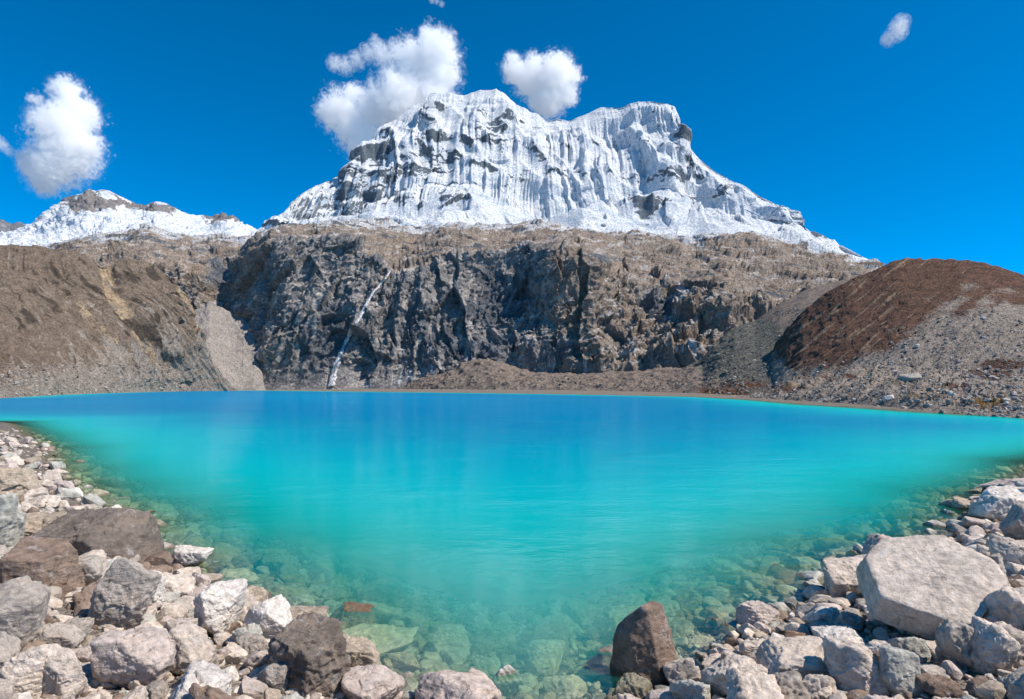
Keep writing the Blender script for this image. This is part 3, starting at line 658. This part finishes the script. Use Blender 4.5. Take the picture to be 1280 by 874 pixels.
# --- boulders that stand out in the photograph
DOME = [(-.80,-.58,-.06,.86),(-.35,-.86,.22,.90),(.55,-.70,.35,.86),(.90,-.15,.28,.80),(.35,.5,.75,.95),(-.45,.3,.80,.92),(-.80,.45,.25,.9),(.1,-.25,.97,1.22),(.3,.95,.1,.9),(0,0,-1,.9),(-.75,-.45,.55,.98),(.7,.7,.2,.9)]
put_rock('big dark brown pointed boulder standing alone in the shallow water', (761,855,759,860), 'brown', 3, planes=DOME, emerge=True, dr=.9, rough=.022, power=70, chip=.014, name='boulder', phrase='the big dark pointed boulder', sink=.12)
SLAB = [(0,0,1,.34),(-.62,-.78,.05,.80),(.50,-.85,-.05,.72),(-.95,.30,.1,.92),(.85,.5,.15,1.0),(.1,1,.2,.85),(0,0,-1,.42),(.95,-.2,.3,1.05),(-.5,.85,.2,.9)]
put_rock('largest pale flat-topped slab of the right shore, with a dark undercut front corner', (1078,1258,704,826), 'pale', 5, planes=SLAB, chip=.012, dr=.92, hh=.22, rough=.014, power=60, rot=(.50,-.16,.0), name='boulder', phrase='the largest flat-topped slab', sink=.10)
put_rock('pale boulder with a grey side at the water edge left of the largest slab', (1028,1092,710,752), 'pale', 7, name='boulder', phrase='the pale grey-sided boulder', power=36)
put_rock('dark rough rock leaning on the right end of the largest slab', (1206,1266,702,768), 'grey', 9, rough=.07, phrase='the dark rough leaning rock', name='boulder')
put_rock('big pale grey block at the right edge below the leaning rock', (1232,1296,744,815), 'pale', 11, name='boulder', phrase='the pale block at the right edge', power=40, rot=(0,.25,0))
put_rock('rough grey upright rock with dark pits below the largest slab', (1172,1226,784,852), 'grey', 13, rough=.08, name='boulder', phrase='the pitted grey upright rock')
put_rock('smooth pale grey egg-shaped boulder right of the pitted grey rock', (1217,1263,788,858), 'pale', 15, power=10, name='boulder', phrase='the egg-shaped pale boulder')
put_rock('blue-grey pointed rock with green lichen at the bottom of the right shore', (1098,1147,822,882), 'lichen', 17, name='boulder', phrase='the pointed lichen rock', power=20)
put_rock('large pale rounded boulder left of the pointed lichen rock', (1038,1102,816,884), 'pale', 19, power=10, rough=.03, name='boulder', phrase='the large rounded pale boulder')
put_rock('broad flat pale slab with a dark ragged front edge', (945,1042,818,874), 'pale', 21, flat=True, hmin=.22, layer=.02, power=40, name='boulder', phrase='the broad ragged-edged slab')
put_rock('pale ribbed boulder at the bottom edge right of the dark pointed boulder', (885,962,834,884), 'pale', 23, layer=.015, name='boulder', phrase='the pale ribbed boulder')
put_rock('small brown wedge with a pale flat top at the water edge', (922,971,761,793), 'pink', 25, flat=True, power=44, layer=.02, phrase='the pale-topped brown wedge', name='boulder')
put_rock('pale angular block between the broad slab and the largest slab', (1020,1084,788,822), 'white', 27, power=36, phrase='the pale angular block')
put_rock('ribbed pale rock beside the reddish pebbles at the water edge', (925,962,803,829), 'pale', 29, layer=.03, phrase='the small ribbed pale rock')
put_rock('brown rounded stone resting on the pale rocks by the water', (984,1017,796,820), 'rust', 31, power=14, phrase='the brown rounded stone')
put_rock('dark striped oval rock tucked under the corner of the largest slab', (1099,1127,758,792), 'tan', 33, rough=.06, phrase='the dark oval rock')
put_rock('small pointed stone wedged beside the dark oval rock', (1122,1140,772,796), 'pale', 35)
put_rock('tall pale boulder at the far end of the right shore beside the water', (1216,1272,615,657), 'white', 37, name='boulder', phrase='the tall pale far boulder', power=24)
put_rock('low flat pinkish slab at the water edge behind the tall pale boulder', (1242,1310,603,618), 'pink', 39, flat=True, hmin=.15, phrase='the low pinkish slab')
put_rock('grey rock with a dark hollow above the largest slab at the right edge', (1256,1300,640,690), 'grey', 41, phrase='the hollowed grey rock', name='boulder')
put_rock('pale wide rock at the right edge above the dark leaning rock', (1246,1300,680,725), 'pale', 43, phrase='the wide pale edge rock')
put_rock('brownish low rock with a pale ridge at the waterline before the far boulder', (1108,1134,691,706), 'pink', 45, phrase='the low ridge rock')
put_rock('tan square-faced rock beside the pale rounded boulder under the slab', (1140,1176,816,848), 'tan', 47, rough=.06)
put_rock('pale rock with a chipped top beside the right end of the slab', (1200,1236,756,790), 'pale', 49, power=22)
# left shore
put_rock('big pale lichen-spotted boulder cut by the left edge of the picture', (-46,31,624,700), 'lichen', 51, power=16, name='boulder', phrase='the big lichen-spotted boulder')
put_rock('tan layered slab between the lichen-spotted boulder and the dark wedge', (30,112,654,692), 'tan', 53, layer=.03, flat=True, hmin=.25, name='boulder', phrase='the tan layered slab', rot=(0,.12,0))
WEDGE = [(-.1,-.50,.87,.42),(.55,-.4,.75,.55),(.9,.1,.35,.95),(-.9,.1,.3,1),(0,-1,-.1,.72),(0,1,.3,.8),(0,0,-1,.5),(.6,-.75,.1,.85),(-.2,.5,.85,.55)]
put_rock('long dark brown wedge-shaped boulder sloping down towards the water', (68,190,645,716), 'dark', 55, planes=WEDGE, chip=.016, rough=.025, power=60, name='boulder', phrase='the long dark wedge boulder', rot=(0,.16,-.1))
BLOCK = [(0,-.97,.05,.80),(.85,-.45,.1,.85),(-.95,-.2,.1,.95),(.05,-.15,1,.62),(0,1,.1,.9),(0,0,-1,.7),(.6,.7,.2,.9),(-.6,-.7,-.2,.98)]
put_rock('brown-red blocky boulder with a flat shaded front and pale top', (7,98,688,758), 'brown', 57, planes=BLOCK, chip=.016, power=60, rough=.022, name='boulder', phrase='the brown-red block', rot=(0,.05,.12))
put_rock('huge smooth pale boulder at the bottom left corner', (-40,48,746,834), 'grey', 59, power=14, rough=.025, name='boulder', phrase='the huge smooth corner boulder', rot=(0,.35,0))
put_rock('grey block with a lit top right of the brown-red block', (84,127,708,746), 'grey', 61, phrase='the grey lit block', name='boulder')
put_rock('bright white angular rock among brown pebbles on the left shore', (156,202,729,772), 'white', 63, power=36, phrase='the bright white angular rock', name='boulder')
put_rock('long grey slab leaning down between round grey rocks', (122,184,722,803), 'grey', 65, dr=.6, rot=(0,.55,.2), rough=.05, name='boulder', phrase='the long leaning grey slab')
put_rock('roundish grey rock left of the long leaning slab', (110,150,759,793), 'grey', 67, power=12, phrase='the roundish grey rock')
put_rock('pale rounded boulder beside a dark gap at the lower left', (205,267,793,858), 'pale', 69, power=11, name='boulder', phrase='the rounded boulder by the gap')
put_rock('tall pale twin-humped boulder near the left waterline', (240,298,743,806), 'white', 71, power=16, rough=.06, name='boulder', phrase='the twin-humped pale boulder')
put_rock('wide pale pinkish slab at the bottom of the left shore', (136,214,802,878), 'pink', 73, flat=True, power=30, name='boulder', phrase='the wide pinkish slab')
put_rock('grey flat-faced rock above the bottom left corner', (40,97,786,826), 'grey', 75, power=36, phrase='the grey flat-faced rock', name='boulder')
put_rock('pale broken rock at the bottom left with a split face', (4,54,826,886), 'pale', 77, layer=.02, name='boulder', phrase='the split pale rock')
put_rock('long pale rock slanting down at the bottom left', (50,106,832,884), 'pale', 79, rot=(0,.4,0), dr=.6, phrase='the long slanting pale rock', name='boulder')
put_rock('pinkish white pointed rock above the dark rough block', (312,358,762,816), 'white', 81, power=40, name='boulder', phrase='the pinkish white pointed rock', rot=(0,-.2,0))
put_rock('flat brown wet slab at the water edge', (350,406,771,806), 'tan', 83, flat=True, hmin=.15, power=40, name='boulder', phrase='the flat brown wet slab')
put_rock('dark rough cubic block at the bottom left of the water', (342,438,800,884), 'dark', 85, rough=.085, power=40, planes=BLOCK, name='boulder', phrase='the dark rough block', rot=(0,.08,-.35))
put_rock('pale rounded rock at the bottom edge right of the dark rough block', (432,502,845,890), 'pink', 87, power=14, name='boulder', phrase='the pale rounded bottom rock')
put_rock('small grey cube-like rock left of the dark rough block', (323,359,838,876), 'grey', 89, power=40, phrase='the small grey cube-like rock')
put_rock('grey rock with a straight edge above the cube-like rock', (308,340,818,846), 'pink', 91, power=36)
put_rock('half-wet tan slab with a lighter corner beside the dark rough block', (404,474,808,848), 'tan', 93, flat=True, hmin=.2, power=36, name='boulder', phrase='the half-wet tan slab')
put_rock('orange-brown wet rock with a dark shaded front', (413,466,767,796), 'rust', 95, power=44, name='boulder', phrase='the orange-brown wet rock', hscale=1.2)
put_rock('white slab with a dark underside at the left waterline', (215,259,690,716), 'white', 97, flat=True, power=50, dr=.6, phrase='the white dark-bottomed slab', name='boulder', rot=(0,.15,0))
put_rock('small white-tipped stone rising from the water off the left shore', (117,146,599,610), 'rust', 99, hmin=.25, phrase='the white-tipped water stone')
put_rock('smooth pale boulder rising from the bottom edge in the middle', (522,624,844,900), 'pink', 101, power=13, rough=.03, name='boulder', phrase='the smooth middle boulder', emerge=True)
put_rock('ragged white layered shard beside the smooth middle boulder', (612,646,843,884), 'white', 103, layer=.05, dr=.5, rot=(.3,.5,.3), phrase='the ragged white shard')
put_rock('pale flat-topped boulder with a dark crack at the left edge', (-20,46,593,630), 'tan', 105, flat=True, power=26, name='boulder', phrase='the cracked flat-topped boulder')
put_rock('white pebble-sized rock next to the wedge boulder at the waterline', (136,152,634,648), 'white', 107)
put_rock('pale grey triangular rock behind the long dark wedge', (88,113,636,658), 'pale', 109, power=44, phrase='the pale triangular rock')
# stones seen through the water
put_rock('long pale slab lying under the water by the orange-brown rock', (416,518,744,797), 'pale', 111, flat=True, hmin=.12, power=40, name='boulder', phrase='the long sunken pale slab', group=None, sink=.3, rot=(0,.0,-.3), emerge=True, hh=0.07)
put_rock('big rounded pale boulder under the water right of the dark pointed boulder', (855,928,742,808), 'pale', 113, power=14, name='boulder', phrase='the big sunken pale boulder', emerge=True, hh=0.16)
put_rock('square pale slab under the green water off the left shore', (274,326,682,714), 'pale', 115, flat=True, hmin=.12, power=36, name='boulder', phrase='the square sunken slab', sink=.3, emerge=True, hh=0.07)
put_rock('faint green slab deeper under the water right of the square slab', (326,366,688,724), 'olive', 117, flat=True, hmin=.12, name='boulder', sink=.3)
put_rock('pale sunken rock with a cleft beside the long sunken slab', (371,414,735,776), 'pale', 119, power=20, name='boulder', emerge=True, hh=0.16)
put_rock('blocky pale rock under the water at the middle of the near shore', (538,588,763,786), 'pale', 121, flat=True, hmin=.3, power=36, name='boulder', phrase='the blocky sunken rock', emerge=True, hh=0.12)
put_rock('flat pale stone under shallow water above the middle boulder', (548,586,816,838), 'lichen', 123, flat=True, hmin=.2, power=40)
put_rock('rounded pale stone under the water in the middle of the near shore', (658,706,772,805), 'pale', 125, power=14, name='boulder', phrase='the rounded sunken stone', emerge=True, hh=0.16)
put_rock('flat oval stone deeper under the water with a dark shadow beneath', (686,724,752,770), 'lichen', 127, flat=True, hmin=.3)
put_rock('wide sunken slab left of the dark pointed boulder', (678,742,818,850), 'pale', 129, flat=True, hmin=.14, power=40, name='boulder', phrase='the wide sunken slab', emerge=True, hh=0.07)
put_rock('tan stone in shallow water at the foot of the dark pointed boulder', (738,764,838,864), 'tan', 131, power=30)
put_rock('large dim rock deep under the turquoise water near the middle', (480,530,706,740), 'olive', 133, power=18, hscale=.7, name='boulder', phrase='the large dim sunken rock')
put_rock('flat pale slab just under the water near the right shore', (1112,1166,672,694), 'pale', 135, flat=True, hmin=.12, phrase='the flat pale right-hand slab'.replace('right-hand ', 'underwater '), emerge=True, hh=0.07)
put_rock('brown-topped boulder on the far gravel shore under the red-brown hill', (1126,1154,469,486), 'grey', 137) if False else None

# --- many more rocks of every size on the banks: the largest stay single objects, the rest become loose stones
rs = np.random.RandomState(21)
PROTO = []
SHAPES = [('angular', 12, 34, False, (1, .85, .7), 0), ('flat', 11, 40, True, (1, .8, .42), 0), ('rounded', 14, 11, False, (1, .9, .72), 0), ('blocky', 7, 44, False, (1, .9, .8), 0), ('layered', 10, 34, True, (1, .75, .5), .03), ('long', 11, 28, False, (1.25, .6, .5), 0)]
for k in range(24):
    sh = SHAPES[k % 6]; PROTO.append((sh[0], rock_shape(300+k*7, 5, np.array(sh[4])*rs.uniform(.92, 1.08, 3), n=sh[1], power=sh[2], rough=.045, layer=sh[5], flat=sh[3], chip=.06)))
PMESH = {}
cand = []
def try_add(x, y, d, tight=.80):
    for (a, b, rr, _) in PLACED:
        dd = (a-x)**2+(b-y)**2
        if dd < (tight*(rr+d*.5))**2: return False
    return True
def scatter(count, dlo, dhi, smin, smax, rmax, tight, pw=2.0):
    got = 0
    R0 = np.sqrt(rs.uniform(4.5**2, rmax**2, count)) if rmax < 30 else np.exp(rs.uniform(math.log(5), math.log(rmax), count))
    A = np.radians(rs.uniform(-47, 47, count)); X, Y = R0*np.sin(A), R0*np.cos(A)
    S = sdist(X, Y); D = dlo*(1-rs.uniform(0, 1, count)*(1-(dlo/dhi)**pw))**(-1/pw)
    for x, y, s, d in sorted(zip(X, Y, S, D), key=lambda q: -q[3]):
        if s < smin or s > smax: continue
        px = CX+x/y*F
        if not -60 < px < 1340: continue
        if 440 < px < 770 and s > -.25: continue
        if try_add(x, y, d, tight):
            PLACED.append((x, y, d*.5, 0)); cand.append((x, y, d, s)); got += 1
    return got
scatter(420, .5, .95, -.3, 14, 26, .82)
scatter(700, .6, 1.3, -9, -.3, 24, .95)
scatter(3600, .30, .56, -.4, 14, 24, .76)
scatter(900, .30, .6, -8, -.4, 20, .85)
scatter(900, .5, 1.1, -1.0, 16, 80, .8)
print('candidates', len(cand))
cand.sort(key=lambda c: -c[2]/c[1])
NSINGLE = 300-len([o for o in C.objects if o.name.startswith(('rock', 'boulder'))])
single, rest = cand[:NSINGLE], cand[NSINGLE:]
LANDTONES = ['pale', 'pale', 'grey', 'pale', 'pink', 'pink', 'white', 'tan', 'grey', 'pale', 'brown', 'lichen']
WETTONES = ['olive', 'lichen', 'lichen', 'tan', 'olive', 'grey', 'lichen', 'brown']
TW = dict(pale='pale', white='whitish', grey='grey', tan='tan', brown='brown', dark='dark', pink='pinkish', rust='rusty', lichen='greenish grey', olive='olive')
seen = {}
def describe(px, py, d, tone, shape, s):
    size = 'small' if d < .45 else ('medium' if d < .75 else 'big')
    where = sorted(LAND, key=lambda q: (q[0]-px)**2+1.6*(q[1]-py)**2)[:5]
    for k, q in enumerate(where):
        dx, dy = px-q[0], py-q[1]
        rel = ('right of' if dx > 0 else 'left of') if abs(dx) > 1.2*abs(dy) else ('below' if dy > 0 else 'above')
        wet = ' sunken' if s < -.45 else ''
        lab = f'{size}{wet} {TW[tone]} {shape} rock {rel} {q[2]}'
        if lab not in seen: seen[lab] = 1; return lab, None
    q1, q2 = where[0][2], where[1][2]
    lab = f'{TW[tone]} {shape} rock between {q1} and {q2}'
    if lab not in seen and len(lab.split()) <= 16: seen[lab] = 1; return lab, None
    lab = f'{size} {TW[tone]} {shape} rock among its like near {q1}'
    seen[lab] = seen.get(lab, 0)+1
    return lab, f'{TW[tone]} {shape} rocks near {q1}'
sx = []
for i, (x, y, d, s) in enumerate(single):
    k = rs.randint(24); shape, (v, f) = PROTO[k]
    tone = (LANDTONES if s > -.25 else WETTONES)[rs.randint(12 if s > -.25 else 8)]
    if k not in PMESH:
        o = mesh_obj('rock', v, f, m_rock); PMESH[k] = o
    else:
        o = PMESH[k].copy(); C.objects.link(o)
    o.scale = (d, d, d); h = (v[:, 2].max()-v[:, 2].min())*d
    o.rotation_euler = (rs.normal(0, .22), rs.normal(0, .22), rs.uniform(0, 6.28))
    z = float(ground_z(np.array([x]), np.array([y]))[0])
    o.location = (x, y, z+h*.5-h*rs.uniform(.12, .26))
    if s < -.3 and True: o.location.z = min(o.location.z, -.06-h*.55)
    c = TONE[tone]; j = rs.uniform(.88, 1.12); o.color = (c[0]*j, c[1]*j, c[2]*j, 1)
    px, py = CX+x/y*F, HY+(CAMH-z-h*.4)/y*F
    lab, g = describe(px, py, d, tone, shape, s); tag(o, lab, 'rock')
    sx.append((o, lab, s, px))
for o, lab, s, px in sx:
    if seen.get(lab, 1) > 1: o['group'] = 'look-alike rocks on the shore'
    else: o['group'] = UW if s < -.45 else (LS if px < 640 else RS)

def stone_field(name, items, label, cat, seed, subs=(3, 2), lim=14):
    """items: x, y, z, diameter, tone colour -> one mesh of loose stones"""
    rr = np.random.RandomState(seed); Vs, Fs, Cs = [], [], []; off = 0
    lib = {sub: [rock_shape(700+j, sub, np.array([1, rr.uniform(.65, .95), rr.uniform(.4, .8)]), n=9, power=30) for j in range(14)] for sub in set(subs)}
    for (x, y, z, d, c) in items:
        sub = subs[0] if d/max(y, 1)*F > lim else subs[1]
        v, f = lib[sub][rr.randint(14)]
        M = np.array(Euler((rr.normal(0, .3), rr.normal(0, .3), rr.uniform(0, 6.28))).to_matrix())
        Vs.append(v@M.T*d+np.array([x, y, z+d*.16])); Fs.append(f+off); off += len(v)
        Cs.append(np.tile(np.array(c)[None, :], (len(v), 1)))
    o = mesh_obj(name, np.concatenate(Vs), np.concatenate(Fs), m_stone, smooth=False)
    col_attr(o, 'tint', np.concatenate(Cs)); tag(o, label, cat, kind='stuff'); return o
items = []
def tint(s):
    T = LANDTONES if s > -.2 else WETTONES
    c = np.array(TONE[T[rs.randint(len(T))]])*rs.uniform(.85, 1.15); return c
for (x, y, d, s) in rest: items.append((x, y, float(ground_z(np.array([x]), np.array([y]))[0]), d, tint(s)))
n = 52000
R0 = np.exp(rs.uniform(math.log(4), math.log(90), n)); A = np.radians(rs.uniform(-80, 80, n)); X, Y = R0*np.sin(A), R0*np.cos(A); S = sdist(X, Y)
k = (S > -7) & (S < 22); X, Y, S = X[k], Y[k], S[k]; Z = ground_z(X, Y)
D = np.minimum(.07*(1-rs.uniform(0, 1, len(X))*.97)**(-1/1.6), .42)*np.clip(np.hypot(X, Y)/14, .8, 2.2)*np.where(np.abs(X/Y*F) > 720, 1.5, 1)
for x, y, z, d, s in zip(X, Y, Z, D, S): items.append((x, y, z, d, tint(s)))
stone_field('loose_stones', items, 'small loose stones and pebbles filling the gaps between the shore rocks', 'stones', 5)
print('stones', len(items))
# scree on the far slopes
def slope_stones(sheetname, count, test, dlo, dhi, label, seed, cols):
    PX, PY, Q = PROJ[sheetname]; rr = np.random.RandomState(seed)
    k = np.where(test(PX, PY))[0]; p = 1.0/np.maximum(Q[k][:, 1], 1)**0; k = k[rr.choice(len(k), count)]
    it = []
    for q in Q[k]:
        q = q+rr.normal(0, .5, 3)*np.array([1, 1, 0]); d = dlo*(1-rr.uniform()*(1-(dlo/dhi)**2))**-.5
        it.append((q[0], q[1], q[2]-.05*d, d, np.array(cols[rr.randint(len(cols))])*rr.uniform(.8, 1.2)))
    stone_field('scree_stones', it, label, 'scree', seed, subs=(3, 2), lim=10)
SC = [(.40,.34,.29),(.33,.285,.25),(.50,.44,.39),(.24,.20,.17),(.36,.30,.25)]
slope_stones('hill.001', 9000, lambda x, y: (y > np.interp(x, [900,960,1020,1080,1130,1180,1230,1280,1650], [494,480,452,440,420,392,380,400,440])+2) & (y < 522) & (x < 1340), .25, 1.6, 'grey loose stones covering the lower slope of the red-brown hill', 8, SC)
slope_stones('hill', 2500, lambda x, y: (y > 455) & (x > -20) & (x < 255), .4, 2.0, 'pale loose stones along the foot of the left brown hill', 9, SC)
slope_stones('talus_slope', 3000, lambda x, y: (y > 470) & (x > 480) & (x < 1000), .5, 2.4, 'brown loose stones under the great cliff', 10, [(.22,.18,.15),(.15,.125,.11),(.30,.26,.22)])
slope_stones('talus_slope', 3500, lambda x, y: (x > 880) & (x < 1060) & (y > 385) & (y < 500), .4, 2.0, 'grey-green loose stones of the scree left of the red-brown hill', 12, [(.24,.22,.18),(.30,.275,.24),(.17,.155,.13),(.36,.33,.29)])
def far_rock(sheetname, px, py, wpx, tone, label, seed):
    p = on_sheet(sheetname, px, py); wdt = wpx/F*p[1]
    v, f = rock_shape(seed, 5, (wdt, wdt*.8, wdt*.55), power=24, rough=.05)
    o = mesh_obj('boulder', v, f, m_rock); o.location = (p[0], p[1]-.2*wdt, p[2]+wdt*.16); o.color = (*TONE[tone], 1); tag(o, label, 'boulder')
far_rock('hill.001', 1111, 500, 15, 'white', 'pale boulder alone on the far gravel beach under the red-brown hill', 201)
far_rock('hill.001', 1138, 479, 26, 'grey', 'dark grey boulder lying on the scree of the right hillside', 202)
far_rock('hill.001', 1146, 434, 7, 'white', 'small white boulder high on the grey scree', 203)
far_rock('talus_slope', 572, 490, 7, 'white', 'small white boulder at the waterline below the cliff', 204)

# ------------------------------------------------------------------ clouds: bodies of vapour behind the peaks
def cloud_mat(puffs, L, dens, amp):
    """vapour thins out from the puffs' centres; noise tears its edge"""
    t = NT('cloud_vapour')
    co = t.node('ShaderNodeTexCoord').outputs['Object']
    wn_ = t.node('ShaderNodeTexNoise'); t.l.new(co, wn_.inputs['Vector']); wn_.inputs['Scale'].default_value = 1.6/L; wn_.inputs['Detail'].default_value = 2
    fld = None
    for c, R in puffs:
        d = t.node('ShaderNodeVectorMath', operation='DISTANCE'); t.l.new(co, d.inputs[0]); d.inputs[1].default_value = c
        f = t.math('MULTIPLY_ADD', d.outputs['Value'], -1/R, 1.0)
        fld = f if fld is None else t.math('MAXIMUM', fld, f)
    n1 = t.noise(co, 1.7/L, 3, .55, .6); n2 = t.noise(co, 5.0/L, 7, .68, .8)
    v = t.math('ADD', fld, t.math('ADD', t.math('MULTIPLY', t.math('SUBTRACT', n1, .5), amp*1.6), t.math('MULTIPLY', t.math('SUBTRACT', n2, .5), amp*2.9)))
    d = t.math('MULTIPLY', t.ramp(v, 0.05, .22), dens)
    vo = t.node('ShaderNodeVolumePrincipled'); vo.inputs['Color'].default_value = (1, 1, 1, 1); t.l.new(d, vo.inputs['Density']); vo.inputs['Anisotropy'].default_value = 0.0
    t.l.new(vo.outputs[0], t.out.inputs['Volume']); return t.m
def cloud(label, puffs, Y, dens=.06, amp=1.0, seed=0):
    rr = np.random.RandomState(seed); u, f = ico(4); Vs, Fs, P, off = [], [], [], 0
    for px, py, rp in puffs:
        c = np.array(unproj(px, py, Y)); R = rp/F*Y
        c[1] += rr.uniform(-.3, .3)*R; P.append((c, R*.93))
        Vs.append(c+u*R*1.6); Fs.append(f+off); off += len(u)
    tmp = mesh_obj('cloud', np.concatenate(Vs), np.concatenate(Fs), None)
    c0 = np.mean([p[0] for p in P], 0); L = np.mean([p[1] for p in P])
    md = tmp.modifiers.new('r', 'REMESH'); md.mode = 'VOXEL'; md.voxel_size = max(3.0, L/7)
    ev = tmp.evaluated_get(bpy.context.evaluated_depsgraph_get()); me = bpy.data.meshes.new_from_object(ev)
    bpy.data.objects.remove(tmp)
    v = np.empty(len(me.vertices)*3, np.float32); me.vertices.foreach_get('co', v); v = v.reshape(-1, 3)-c0
    me.vertices.foreach_set('co', v.astype(np.float32).ravel()); me.update()
    me.materials.append(cloud_mat([(tuple(p[0]-c0), p[1]) for p in P], L, dens, amp))
    o = bpy.data.objects.new('cloud', me); C.objects.link(o); o.location = c0
    return tag(o, label, 'cloud')
cloud('tall oval cloud standing over the small snow peak on the left', [(84,116,20),(92,142,28),(84,165,34),(88,190,36),(72,208,32),(60,228,20),(45,215,16),(110,185,20),(58,150,14),(38,122,6),(48,126,7),(30,200,12)], 3200, seed=1)
cloud('small wispy cloud scrap at the left edge of the sky', [(-6,176,7),(4,182,6),(12,190,5)], 3200, dens=.026, amp=2.5, seed=2)
cloud('big white billowing cloud behind the left shoulder of the summit', [(425,140,28),(445,160,30),(455,185,22),(470,135,28),(510,110,36),(530,90,34),(545,70,30),(555,95,24),(515,75,24),(535,45,14),(500,130,36),(440,118,16),(405,140,14),(540,125,30),(448,200,12)], 3300, seed=3)
cloud('thin ragged cloud wisps beside the big billowing cloud', [(418,78,8),(432,82,9),(446,74,9),(460,66,9),(470,58,8),(480,70,12),(468,48,5),(495,62,9)], 3350, dens=.026, amp=2.5, seed=4)
cloud('compact white cloud behind the notch of the summit ridge', [(645,90,18),(665,95,26),(690,100,28),(700,80,18),(685,125,24),(715,95,14),(670,75,10),(708,118,16),(640,75,10)], 3300, seed=5)
cloud('tiny lone cloud scrap high in the right part of the sky', [(1127,28,8),(1121,40,9),(1112,48,7),(1104,51,4)], 3400, dens=.026, amp=2.5, seed=6)
cloud('faint sliver of cloud at the top edge of the sky', [(546,2,3),(552,5,3),(540,1,3)], 3400, dens=.026, amp=2.5, seed=7)
